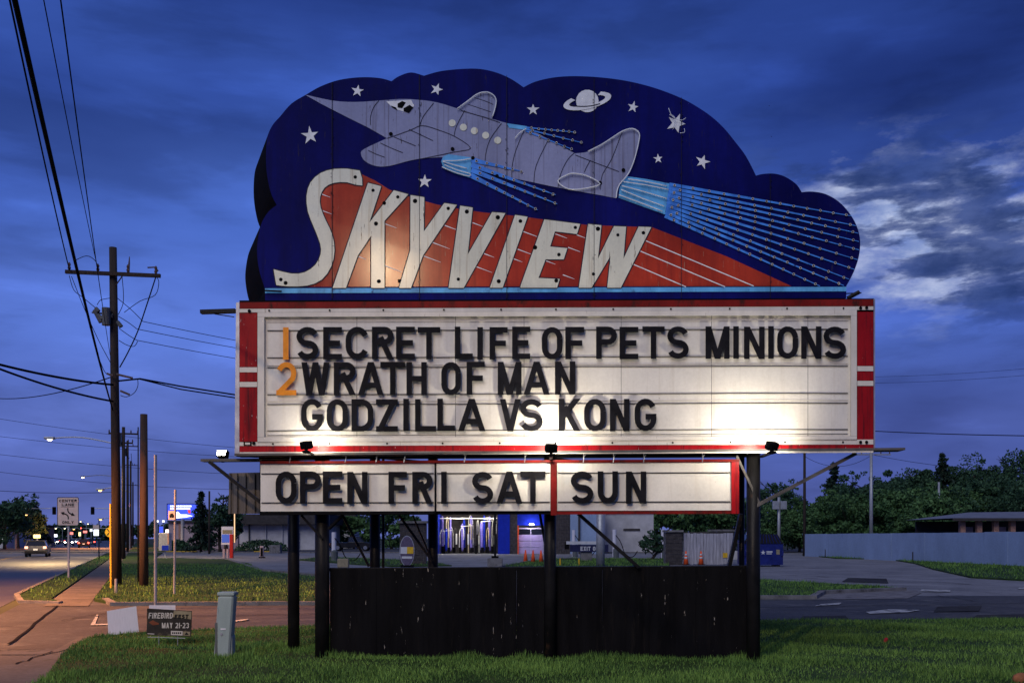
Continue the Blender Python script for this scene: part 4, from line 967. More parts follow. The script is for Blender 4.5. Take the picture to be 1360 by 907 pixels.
m_gwood = mat('grey_fence_boards', (0.36, 0.35, 0.38), 0.8, 0.4, 4, (6, 6, 0.3), spots=((0.10, 0.09, 0.09), 5, 0.58, (6, 6, 0.2), 0.15), bump=0.3)
m_wallp = mat('pale_painted_wall', (0.27, 0.36, 0.52), 0.7, 0.12, 0.6, (1, 1, 0.5), spots=((0.18, 0.24, 0.36), 1.2, 0.58, (1, 1, 0.3), 0.2), bump=0.15, fine=0.12)
m_roofd = mat('dark_roof', (0.05, 0.045, 0.045), 0.8, 0.3, 2)
m_roofg = mat('grey_metal_roof', (0.16, 0.17, 0.20), 0.55, 0.2, 2)
m_bwall = mat('pale_block_building', (0.46, 0.45, 0.46), 0.8, 0.2, 0.8, bump=0.2)
m_pink = mat('pinkish_stucco', (0.42, 0.32, 0.34), 0.8, 0.15, 0.6)
m_brick = mat('brown_brick', (0.40, 0.22, 0.16), 0.85, 0.3, 6, bump=0.3)
m_glassd = glass('dark_glass', (0.01, 0.012, 0.016))
m_tyre = mat('tyre', (0.015, 0.015, 0.015), 0.8, 0.2, 10)
m_rim = mat('rim', (0.35, 0.35, 0.36), 0.3, 0.2, 10, metal=0.8)
m_carblk = mat('black_car_paint', (0.018, 0.018, 0.022), 0.25, 0.2, 3)
m_cargry = mat('silver_grey_car_paint', (0.12, 0.12, 0.13), 0.25, 0.2, 3, metal=0.4)
m_carwht = mat('white_car_paint', (0.55, 0.55, 0.56), 0.3, 0.1, 3)
m_tail = emis('tail_light', (1.0, 0.35, 0.22), 3.0)
m_tailr = emis('brake_light', (1.0, 0.05, 0.03), 14)
m_head = emis('head_light', (1.0, 0.93, 0.80), 24)
m_plate = emis('number_plate', (0.7, 0.7, 0.65), 0.25)
m_greenL = emis('green_signal', (0.05, 1.0, 0.25), 14)
m_redL = emis('red_signal', (1.0, 0.06, 0.04), 14)
m_ledblue = emis('led_blue', (0.05, 0.09, 0.75), 1.1)
m_ledwhite = emis('led_white', (0.85, 0.90, 1.0), 2.2)
m_ledred = emis('led_red', (0.7, 0.05, 0.05), 1.0)
m_warmsign = emis('warm_lit_sign', (1.0, 0.75, 0.25), 2.5)
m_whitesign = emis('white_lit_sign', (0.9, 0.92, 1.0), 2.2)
m_redsign = emis('red_lit_sign', (1.0, 0.16, 0.12), 2.5)

def lthing(name, label, cat, loc, rz=0.0, group=None):
    o = bpy.data.objects.new(name, None); C.objects.link(o); o.empty_display_size = 0.2
    o.location = loc; o.rotation_euler = (0, 0, rz); return tag(o, label, cat, group)

def lamp_light(t, p, power, col, r=0.12, kind='POINT'):
    ld = bpy.data.lights.new('street_bulb', kind); ld.energy = power; ld.color = col; ld.shadow_soft_size = r
    lo = bpy.data.objects.new('street_bulb', ld); C.objects.link(lo); lo.location = p; lo.parent = t
    if '_base' in t.keys(): lo.matrix_parent_inverse = Matrix.Translation(-Vector(t['_base']))
    return lo

# ---- main utility pole
PY = 34.0
pb = V((155.5 - CX) / F * PY, PY, 0)
up = thing('utility_pole', 'tall wooden utility pole with crossarm and transformer gear beside the sidewalk', 'utility pole', pb)
obj('shaft', tube(BM(), [pb + V(0, 0, -0.3), at(153, 560, PY), at(150, 329, PY)], [0.165, 0.145, 0.125], 14), m_pole, up, True)
arm = obj('crossarm', bar(BM(), at(87, 361, PY - 0.2), at(213, 366.5, PY - 0.2), 0.10, 0.12), m_pole, up)
for px, py in ((92, 359), (130, 361), (170, 362), (207, 364)):
    b = at(px, py, PY - 0.2); obj('insulator', tube(BM(), [b, b + V(0, 0, .08), b + V(0, 0, .14), b + V(0, 0, .2), b + V(0, 0, .27)], [.03, .06, .035, .055, .02], 8), m_cer, arm)
obj('arm_brace', bar(BM(), at(163, 366, PY - .25), at(153, 380, PY - .2), 0.03, 0.03), m_pole, up)
bm = BM(); tube(bm, [at(141, 409, PY - .3), at(141, 432, PY - .3)], 0.14, 12); box(bm, at(146, 420, PY - .2), (.16, .1, .1)); obj('transformer', bm, m_xform, up)
for k, (a, b) in enumerate((((125, 412), (134, 428)), ((127, 409), (131, 414)), ((156, 427), (161, 434)), ((130, 418), (136, 424)))):
    obj('cutout_switch', tube(BM(), [at(*a, PY - .35), at(*b, PY - .35)], [0.06, 0.075], 8), m_xform, up)
obj('switch_bracket', bar(BM(), at(122, 415, PY - .3), at(150, 418, PY - .2), .05, .05), m_xform, up)
bm = BM(); tube(bm, [at(171, 362, PY - .2), at(171.5, 350, PY - .2), at(172, 341, PY - .2)], [.03, .03, .012], 6); obj('spike', bm, m_cer, up)
bm = BM(); tube(bm, [at(196, 355.5, PY - .2), at(206, 355, PY - .2), at(210, 360, PY - .2)], .025, 6); obj('arrester', bm, m_cer, up)
for i, q in enumerate(([(92, 366), (98, 385), (110, 395), (127, 409)], [(207, 367), (211, 375), (206, 392), (186, 400), (165, 415)], [(98, 347), (115, 340), (127, 347), (130, 358)], [(162, 366), (164, 390), (163, 405), (157, 418)], [(129, 405), (133, 399), (140, 397), (147, 396)],
      [(158, 452), (168, 458), (178, 460), (183, 453)], [(160, 525), (168, 527), (178, 522), (183, 513), (183, 504)], [(207, 368), (195, 405), (183, 440), (170, 468), (159, 488)], [(156, 396), (175, 412), (190, 427)], [(157, 420), (170, 428), (182, 437)], [(158, 436), (172, 446), (182, 452)], [(95, 367), (110, 405), (130, 450), (147, 482)], [(150, 500), (140, 495), (133, 480)])):
    obj('jumper_wire', tube(BM(), [at(x, y, PY - .25) for x, y in smoothpts(q, n=4)], 0.022 if i == 7 else 0.012, 5), m_wire, up)
for a, b in (((155, 497), (176, 502)), ((160, 519), (172, 524)), ((150, 499), (142, 496))):
    obj('clamp', tube(BM(), [at(*a, PY - .3), at(*b, PY - .3)], .04, 6), m_cer, up)
# yellow guard pipe at the pole
g0 = G(154, 791); solo('guard_pipe', tube(BM(), [g0 + V(0, 0, -0.05), g0 + V(0, 0, 0.15), g0 + V(0, 0, .5)], [.04, .045, .04], 8), m_galv, 'short grey metal stub at the foot of the yellow guard', 'pipe')
y0 = G(153.2, 783) + V(0, -0.35, 0); solo('guy_guard', tube(BM(), [y0 + V(0, 0, 0.05), y0 + V(-0.02, 0, 2.8)], [.035, .03], 8), m_yell, 'tall yellow plastic guard strip standing against the utility pole', 'guard')

# ---- further poles along the road
def simple_pole(px, top, Y, r, label, arms=((0.06, 1.2),), m=m_pole, rdir=True, name='utility_pole', group='utility poles along the road', z0=0.0, gear=False):
    b = V((px - CX) / F * Y, Y, 0); h = CAMZ + (HY - top) / F * Y
    t = thing(name, label, 'utility pole', b, group)
    obj('shaft', tube(BM(), [b + V(0, 0, -0.3), b + V(0, 0, h)], [r, r * 0.75], 10), m, t, True)
    for dz, L_ in arms:
        ax = V(0.94, 0.33, 0) if rdir else V(1, 0, 0)
        a = obj('crossarm', bar(BM(), b + V(0, 0, h * (1 - dz)) - ax * L_, b + V(0, 0, h * (1 - dz)) + ax * L_, .1, .12), m, t)
        for s in (-0.95, -0.5, 0.5, 0.95):
            q = b + V(0, 0, h * (1 - dz) + .06) + ax * L_ * s; obj('insulator', tube(BM(), [q, q + V(0, 0, .12), q + V(0, 0, .24)], [.04, .06, .02], 6), m_cer, a)
    if gear:
        q = b + V(-.3, -.2, h * .86); obj('transformer', tube(BM(), [q, q + V(0, 0, .9)], .22, 10), m_xform, t)
    return t, b, h
p2 = simple_pole(164, 567, 78, .16, 'second wooden pole down the road, carrying the pale street lamp', ((0.05, 1.1), (0.12, 0.7)), gear=True)
p3 = simple_pole(169.5, 585, 118, .17, 'third wooden pole down the road', ((0.05, 1.2),), gear=True)
p4 = simple_pole(173.5, 612, 160, .18, 'fourth wooden pole down the road', ((0.05, 1.2),))
p5 = simple_pole(176.5, 640, 215, .2, 'fifth and farthest wooden pole down the road', ((0.05, 1.2),))
simple_pole(191, 550, gd(781), .155, 'bare brown wooden stub pole standing in the lawn beside the tall utility pole', (), m_pole2, name='stub_pole', group=None)
simple_pole(183.5, 567, gd(776), .028, 'thin dark conduit pole beside the brown stub pole', (), m_steel, name='conduit_pole', group=None)
simple_pole(278, 652, 105, .12, 'short wooden pole in front of the dark rounded tree, by the lit billboard', (), m_pole, name='utility_pole', group=None)
# right-hand poles
simple_pole(1157, 600, gd(739), .17, 'grey pole with short crossarm standing at the pale wall', ((0.025, 1.75),), m_galv, False, group='poles along the pale wall')
simple_pole(1068.5, 596, gd(738.5), .15, 'tall bare dark pole at the near end of the pale wall', (), m_pole, False, group='poles along the pale wall')
simple_pole(1247, 640, 98, .13, 'short bare pole standing behind the pale wall', (), m_galv, False, group='poles along the pale wall')
t, b, h = simple_pole(1034.5, 660, 110, .2, 'squat pole carrying two pale boxes behind the blue dumpster', (), m_galv, False, group='poles along the pale wall')
for s in (-1, 1): obj('meter_box', box(BM(), b + V(.42 * s, -.25, h - .9), (.7, .4, .9), None, .03), m_galv, t)

# ---- wires
def wire(label, pts, r=0.02, sag=0.0, n=18, group='overhead wires'):
    P = [Vector(p) for p in pts]
    if len(P) == 2:
        a, b = P; P = [a.lerp(b, k / n) - V(0, 0, sag * 4 * (k / n) * (1 - k / n)) for k in range(n + 1)]
    o = obj('power_line', tube(BM(), P, r, 5), m_wire, None); tag(rebase(o), label, 'wire', group); return o
def along(px, py, back, dz=0.0, k=0.374): # from the pole back over the camera's side
    a = at(px, py, PY - .2); return a, V(a.x + k * back, a.y - back, a.z + dz)
wire('thick power cable from the upper left sky down to the pole shaft', along(150, 545, 40, 0.3, .372), .024, .42)
wire('thick power cable running beside the thickest one to the left arm end', along(92, 358, 40, 0, .392), .018, .55)
wire('thin power wire from the top edge to the middle of the crossarm', along(130, 358, 40, 0, .368), .010, .55)
wire('thin power wire from the top edge to the pole shaft below the crossarm', along(147, 476, 40, .2, .380), .009, .45)
# cross-street lines at the pole
wire('upper thick cable coming in from the left edge to the pole', (at(-60, 468, 26), at(150, 511, PY - .2)), .038, .12, group='service cables at the pole')
wire('lower thick cable coming in from the left edge to the pole', (at(-60, 466, 26), at(150, 533, PY - .2)), .034, .15, group='service cables at the pole')
wire('slack thin wire from the left edge rising to the pole', (at(-40, 523, 60), at(150, 500, PY)), .02, .5, group='service cables at the pole')
wire('upper thick cable leaving the pole towards the sign', (at(156, 506, PY), at(186, 503, PY + .5), at(240, 513, PY + 2), at(330, 527, PY + 5), at(600, 570, PY + 16)), .03, group='service cables at the pole')
wire('lower thick cable leaving the pole towards the sign', (at(186, 503.5, PY + .4), at(240, 517, PY + 2), at(330, 531, PY + 5), at(600, 580, PY + 16)), .025, group='service cables at the pole')
for k, (a, b) in enumerate((((190, 427), (330, 455)), ((182, 437), (330, 462)), ((182, 452), (330, 474)))):
    wire(f'thin {["upper", "middle", "lower"][k]} wire from the pole gear running behind the marquee', (at(*a, PY), at(b[0] + 260, b[1] + 30, PY + 30)), .012, .35, group='thin wires behind the marquee')
for k, (a, b) in enumerate((((-20, 553), (420, 602)), ((-20, 577), (420, 610)), ((-20, 601), (420, 633)), ((-20, 624), (330, 650)))):
    wire(f'far thin wire crossing the left sky, {["highest", "second highest", "third highest", "lowest"][k]} of four', (at(*a, 110), at(*b, 120)), .022, .5, group='far wires across the left sky')
wire('wire from the right edge into the right end of the marquee, lowest of three', (at(1400, 579, 60), at(1060, 566, 80)), .03, .15, group='far wires across the right sky')
wire('faint wire across the right sky, highest of three', (at(1400, 486, 90), at(1060, 500, 110)), .014, .4, group='far wires across the right sky')
wire('faint wire across the right sky, middle of three', (at(1400, 495, 90), at(1060, 508, 110)), .014, .4, group='far wires across the right sky')
wire('wire looping from the crossarm pole over the trees', (at(1160, 604, 90), at(1420, 628, 70)), .018, .4, group='far wires across the right sky')
wire('wire from the tall bare pole to the crossarm pole', (at(1069, 606, 90), at(1155, 606, 90)), .018, .9, group='far wires across the right sky')
wire('signal span wire hung with fittings across the far street', (at(-10, 651, 140), at(160, 653, 140)), .035, .25, group='far wires across the left sky')
for k in range(4):
    wire(f'road wire between the second pole and those beyond, {["top", "second", "third", "bottom"][k]} one', (p2[1] + V(-.6 + .4 * k, 0, p2[2] * (.95 - .05 * k)), p3[1] + V(-.6 + .4 * k, 0, p3[2] * (.95 - .05 * k))), .02, .5, group='road wires beyond the pole')

# ---- street lamps
def street_lamp(head, foot, label, power, col, lens, r=.08, group='street lamps along the road', pole=True, s=1.0, wide=150):
    head, foot = Vector(head), Vector(foot); t = thing('street_lamp', label, 'street lamp', (foot.x, foot.y, 0), group)
    if pole: obj('post', tube(BM(), [V(foot.x, foot.y, -.2), V(foot.x, foot.y, foot.z)], [r * 1.2, r * .8], 10), m_galv, t, True)
    m = foot.lerp(head, .55) + V(0, 0, .25 * s)
    obj('arm', tube(BM(), [tuple(p) for p in smoothpts([tuple(foot), tuple(m), tuple(head)], n=4)], .04 * s, 6), m_galv, t)
    d = (head - m); d.z = 0; d.normalize(); rot = Matrix((d, V(-d.y, d.x, 0), V(0, 0, 1))).transposed()
    obj('head', box(BM(), head + V(0, 0, .02), (.62 * s, .28 * s, .15 * s), rot, .04 * s), m_galv, t)
    bm = BM(); bmesh.ops.create_uvsphere(bm, u_segments=12, v_segments=8, radius=.12 * s, matrix=Matrix.Translation(head + V(0, 0, -.06 * s)) @ Matrix.Diagonal((1.3, .8, .8, 1))); obj('lens', bm, lens, t, True)
    if power:
        lo = lamp_light(t, head + V(0, 0, -.25 * s), power, col, .15, 'SPOT'); lo.data.spot_size = math.radians(wide); lo.data.spot_blend = .35
    return t
OR = (1.0, 0.36, 0.10)
street_lamp((-5.7, -6, 10.9), (-3.6, -6.4, 10.4), 'sodium street lamp standing behind the viewer near the road edge', 4700, (1.0, 0.70, 0.40), m_sodium, wide=168)
street_lamp((-17.5, 24.5, 10.2), (-21.5, 24.5, 9.8), 'sodium street lamp across the side road mouth, outside the left edge', 25000, OR, m_sodium, wide=130)
street_lamp(at(66, 582, 78), p2[1] + V(0, 0, 8.9), 'pale lit street lamp on a long arm from the second pole', 9000, (1.0, .66, .30), m_ledlens, pole=False, s=1.3)
street_lamp(at(110, 633, 126), p3[1] + V(0, 0, 8.7), 'dimmer street lamp on a long arm from the third pole', 9000, (1, .6, .28), m_ledlens, pole=False, s=1.2)
street_lamp(at(133, 650, 160), p4[1] + V(0, 0, 9.0), 'bright orange street lamp at the far intersection', 14000, OR, m_sodium, pole=False, s=2.0)
for k, (px, py, Y, lens) in enumerate(((35, 683, 150, m_sodium), (48, 682, 170, m_ledlens), (41, 690, 190, m_ledlens), (133.5, 689, 110, m_sodium), (74, 701, 260, m_ledlens), (86, 701, 280, m_ledlens), (98, 702, 240, m_sodium), (107, 692, 300, m_ledlens), (117, 695, 320, m_ledlens))):
    hd = at(px, py, Y); street_lamp(hd, hd + V(1.6 if px > 60 else -1.6, .3, -.3), ['orange lamp by the dark trees across the road', 'pale lamp above the car across the road', 'small pale lamp below and left of the lamp above the car', 'orange lamp on the small post beside the crossing sign', 'tiny pale lamp far down the street, left of the lane sign post', 'tiny pale lamp far down the street, behind the lane sign post', 'tiny orange lamp far down the street, right of the lane sign', 'high tiny pale lamp far down the street', 'high tiny pale lamp farthest down the street'][k], 0, OR, lens, .05, 'small far lamps', True, 1.0 if Y < 200 else 1.5)

# ---- CENTER LANE ONLY sign
SY = gd(769)
def P_(Y): return lambda x, y, d=0.0: at(x, y, Y - d)
f_ = P_(SY); sb = V((90.5 - CX) / F * SY, SY, 0)
ls = thing('lane_sign', 'pale lane-control sign with two curved arrows on a post in the verge', 'road sign', sb)
obj('post', box(BM(), sb + V(0, .04, 1.3), (.07, .05, 2.8)), m_galv, ls)
def rrect(x0, y0, x1, y1, r, n=4):
    o = []
    for cx, cy, a in ((x1 - r, y0 + r, -90), (x1 - r, y1 - r, 0), (x0 + r, y1 - r, 90), (x0 + r, y0 + r, 180)):
        o += [(cx + r * math.cos(math.radians(a + 90 * k / n)), cy + r * math.sin(math.radians(a + 90 * k / n))) for k in range(n + 1)]
    return o
pl = obj('plate', prism(BM(), rrect(75.8, 660, 104.6, 698, 2), f_, 0, .012), m_black, ls)
obj('face', prism(BM(), rrect(76.6, 660.8, 103.8, 697.2, 1.6), f_, .012, .016), m_signface, pl)
bm = BM(); text_row(bm, 'CENTER', 78.5, 663, 102, 666.6, .9, f_, .016, .02); text_row(bm, 'LANE', 82, 668.2, 98.5, 671.8, .9, f_, .016, .02); text_row(bm, 'ONLY', 82.5, 691.5, 98, 695.3, .9, f_, .016, .02); prism(bm, [(81, 672.7), (99, 672.7), (99, 673.2), (81, 673.2)], f_, .016, .02)
o = obj('lettering', bm, m_black, pl); o['kind'] = 'stuff'
def arrow_line(bm, pts, w, head, f):
    pts = smoothpts(pts, n=4)
    for a, b in zip(pts, pts[1:]):
        A, B = Vector(a), Vector(b); n = Vector((-(B - A).y, (B - A).x)).normalized() * w / 2; prism(bm, [tuple(A + n), tuple(B + n), tuple(B - n), tuple(A - n)], f, .016, .02)
    A, B = Vector(pts[-2]), Vector(pts[-1]); d = (B - A).normalized(); n = Vector((-d.y, d.x)) * head; prism(bm, [tuple(B + n - d), tuple(B + d * head * 1.7), tuple(B - n - d)], f, .016, .0204)
for q in ([(90.6, 689.5), (90.5, 686), (88.5, 683.3), (84, 681.5)], [(90, 674.5), (90.2, 678), (92, 681), (96, 683)]):
    bm = BM(); arrow_line(bm, q, 1.6, 2.4, f_); obj('arrow', bm, m_black, pl)

# ---- thin posts by the sidewalk
def thin_post(px, top, base, w, label, m=m_galv, name='metal_post'):
    b = G(px, base); h = at(px, top, b.y).z; return solo(name, tube(BM(), [b + V(0, 0, -.1), b + V(0, 0, h)], w / 2, 8), m, label, 'post')
thin_post(206.5, 604, 808, .075, 'tall thin grey metal post rising behind the printed yard sign')
b = G(231.5, 792); t = thing('parking_sign', 'thin grey post with a small square sign near its top, in the left lawn', 'road sign', b)
obj('post', tube(BM(), [b + V(0, 0, -.1), V(b.x + .03, b.y, at(0, 650, b.y).z)], .035, 8), m_galv, t)
f3 = P_(b.y - .05); o = obj('plate', prism(BM(), rrect(223.5, 678, 232.5, 690, 1), f3, 0, .015), m_signface, t); obj('emblem', prism(BM(), [(225, 684), (226.5, 681.5), (229.5, 681.5), (231, 684), (231, 687), (225, 687)], f3, .015, .02), m_black, o)
b = G(131.5, 745); t = thing('railroad_sign', 'round yellow railroad crossing sign with black X on a post', 'road sign', b)
Yr = 90; b2 = V((146 - CX) / F * Yr, Yr, 0)
t.location = b2; t['_base'] = tuple(b2)
obj('post', tube(BM(), [b2 + V(0, .05, -.1), b2 + V(0, .05, 2.4)], .04, 8), m_galv, t); f3 = P_(Yr); o = obj('plate', prism(BM(), disc(146, 706.5, 6.6, 20), f3, 0, .02), m_yell, t)
bm = BM(); 
for q in ([(141.5, 702.5), (142.5, 701.6), (150.5, 710.5), (149.5, 711.4)], [(150.5, 702.5), (149.5, 701.6), (141.5, 710.5), (142.5, 711.4)]): prism(bm, q, f3, .02, .025 + (0.001 if q[0][0] > 145 else 0))
obj('cross', bm, m_black, o)
b = G(131.5, 744); t = thing('small_sign_post', 'dark short post holding two small white plates in the verge', 'road sign', b)
obj('post', tube(BM(), [b + V(0, 0, -.1), V(b.x, b.y, at(0, 690, b.y).z)], .045, 8), m_steel, t); f3 = P_(b.y - .06); obj('plate', prism(BM(), [(124.5, 703), (131, 703), (131, 711), (124.5, 711)], f3, 0, .02), m_whitesign, t); obj('plate', prism(BM(), [(123.5, 702), (131.5, 702), (131.5, 697), (123.5, 697)], f3, 0, .02), m_signface, t)

# ---- yard signs and utility pedestal
Yw = gd(844); f4 = P_(Yw); b = V((163 - CX) / F * Yw, Yw, 0)
t = thing('blank_yard_sign', 'blank white tilted board stuck in the grass by the road', 'yard sign', b)
obj('board', prism(BM(), [(142, 811), (181, 804.5), (184.5, 838.5), (144, 843.5)], f4, 0, .012), m_plast, t)
for px in (155, 173): obj('stake', tube(BM(), [at(px, 842, Yw), V(at(px, 850, Yw).x, Yw, -.05)], .006, 6), m_galv, t)
Yf = gd(862); f5 = P_(Yf); b = V((224 - CX) / F * Yf, Yf, 0)
m_yard = mat('printed_board', (0.030, 0.026, 0.022), 0.5, 0.3, 8, spots=((0.13, 0.11, 0.07), 7, 0.60, (1, 1, 1), 0.1))
m_tan = mat('tan_print', (0.26, 0.22, 0.14), 0.5, 0.2, 8); m_offw = mat('off_white_print', (0.50, 0.47, 0.42), 0.5, 0.15, 8); m_rust = mat('rust_print', (0.16, 0.05, 0.025), 0.5, 0.2, 8)
t = thing('event_yard_sign', 'dark printed festival yard sign on wire stakes in the grass', 'yard sign', b)
bd = obj('board', prism(BM(), [(195.3, 807.4), (255.2, 811), (254, 845), (194.8, 843)], f5, 0, .010), m_yard, t)
obj('tan_patch', prism(BM(), [(231, 810.2), (254.3, 811.8), (253.8, 822), (229, 819)], f5, .010, .0115), m_tan, bd)
bm = BM(); text_row(bm, 'FIREBIRD', 197.0, 813.2, 229, 820.8, 1.25, f5, .0115, .0135, .12); o = obj('lettering', bm, m_offw, bd); o['kind'] = 'stuff'
bm = BM(); text_row(bm, 'FEST', 231.5, 815.6, 250, 821.4, 1.7, f5, .0115, .0135, .1); o = obj('lettering', bm, m_black, bd); o['kind'] = 'stuff'
bm = BM(); text_row(bm, 'MAY 21-23', 215, 826.5, 251, 833.8, 1.3, f5, .010, .0135); o = obj('lettering', bm, m_offw, bd); o['kind'] = 'stuff'
obj('rust_patch', prism(BM(), [(197.5, 826), (203, 823), (206, 825), (211, 827), (211, 829), (203, 830)], f5, .010, .012), m_rust, bd)
obj('sponsor_strip', prism(BM(), [(227, 837.2), (242.5, 837.8), (242.5, 843.4), (227, 842.8)], f5, .010, .012), m_offw, bd); obj('sponsor_strip', prism(BM(), [(243.2, 838), (252.5, 838.4), (252.5, 843.8), (243.2, 843.4)], f5, .010, .012), m_tan, bd)
bm = BM(); prism(bm, [(245, 842.6), (247.8, 839), (250.8, 842.6)], f5, .012, .013); 
for k in range(5): prism(bm, [(228.5 + 2.6 * k, 839), (230.3 + 2.6 * k, 839), (230.3 + 2.6 * k, 841.4), (228.5 + 2.6 * k, 841.4)], f5, .012, .013)
o = obj('sponsor_mark', bm, m_black, bd); o['kind'] = 'stuff'
obj('print_line', prism(BM(), [(196, 840.5), (205, 841), (205, 842), (196, 841.5)], f5, .010, .012), m_offw, bd)
for px in (211, 236): obj('stake', tube(BM(), [at(px, 843, Yf), V(at(px, 866, Yf).x, Yf, -.05)], .0055, 6), m_galv, t)
obj('cross_wire', tube(BM(), [at(196, 845.6, Yf), at(246, 847.2, Yf)], .005, 5), m_galv, t)
Yb = gd(838); solo('white_board', prism(BM(), [(198, 803.2), (233, 803.2), (233, 838), (198, 838)], P_(Yb), 0, .012), m_plast, 'plain white board showing just above the printed festival yard sign', 'yard sign')
# litter
b = G(138, 863); solo('paper_scrap', prism(BM(), smoothpts([(134.5, 863), (139, 861.2), (146, 860.8), (151, 862.6), (146, 862.2), (139, 862.6)], True, 2), lambda x, y, d: at(x, y, 15.0) + V(0, -d, 0.02), 0, .05), m_plast, 'white curled paper scrap lying in the grass below the blank board', 'litter')
b = G(1175, 853, .06); bm = BM(); tube(bm, [b, b + V(.02, 0, .05), b + V(.04, 0, .07)], [.025, .03, .02], 10); solo('red_cup', bm, mat('red_plastic', (.35, .02, .03), .5), 'small red crumpled cup lying in the lawn at right', 'litter')
b = G(1357, 906, .06); bm = BM(); bmesh.ops.create_icosphere(bm, subdivisions=3, radius=.09, matrix=Matrix.Translation(b + V(0, 0, .04)) @ Matrix.Diagonal((1.1, .9, .8, 1)))
for v in bm.verts: v.co += V(R.uniform(-.006, .006), R.uniform(-.006, .006), R.uniform(-.006, .006))
solo('brown_stone', bm, mat('brown_stone', (.24, .10, .05), .8, .3, 12, bump=.4), 'rounded brown stone at the bottom right corner of the lawn', 'stone', smooth=True)

b = G(296.5, 876); b.z = 0.0
m_ped = mat('pale_green_plastic', (.30, .37, .36), .5, .12, 4, (1, 1, .3), spots=((.12, .14, .13), 9, .62, (6, 6, .25), .1), fine=.1)
t = thing('utility_pedestal', 'pale grey-green plastic utility pedestal leaning in the grass', 'pedestal', b)
L0 = lambda x, y, z: b + V(x + z * .07, y, z)
bm = BM()
for (w, z0, z1) in ((.108, -.05, .90),):
    ring = []
    for z in (z0, z1 - .03, z1):
        ww = w if z < z1 else w - .012
        ring.append([bm.verts.new(L0(sx * ww, sy * ww, z)) for sx, sy in ((-1, -.8), (-.8, -1), (.8, -1), (1, -.8), (1, .8), (.8, 1), (-.8, 1), (-1, .8))])
    for q, w2 in zip(ring, ring[1:]):
        for k in range(8): bm.faces.new((q[k], q[(k + 1) % 8], w2[(k + 1) % 8], w2[k]))
    bm.faces.new(ring[-1])
obj('housing', bm, m_ped, t)
bm = BM(); box(bm, L0(0, 0, .925), (.235, .235, .05), None, .012); obj('cap', bm, m_ped, t)
bm = BM(); box(bm, L0(0.10, 0.02, .16), (.06, .16, .36), None, .01); obj('side_cover', bm, m_ped, t)
bm = BM(); box(bm, L0(-.085, -.111, .28), (.03, .01, .5)); obj('seam', bm, m_xform, t)
bm = BM(); box(bm, L0(0.0, -.110, .44), (.07, .008, .02)); obj('label_sticker', bm, m_plast, t)
bm = BM(); tube(bm, [L0(-.02, -.105, .37), L0(-.02, -.118, .37)], .02, 10); obj('lock', bm, m_alu, t)

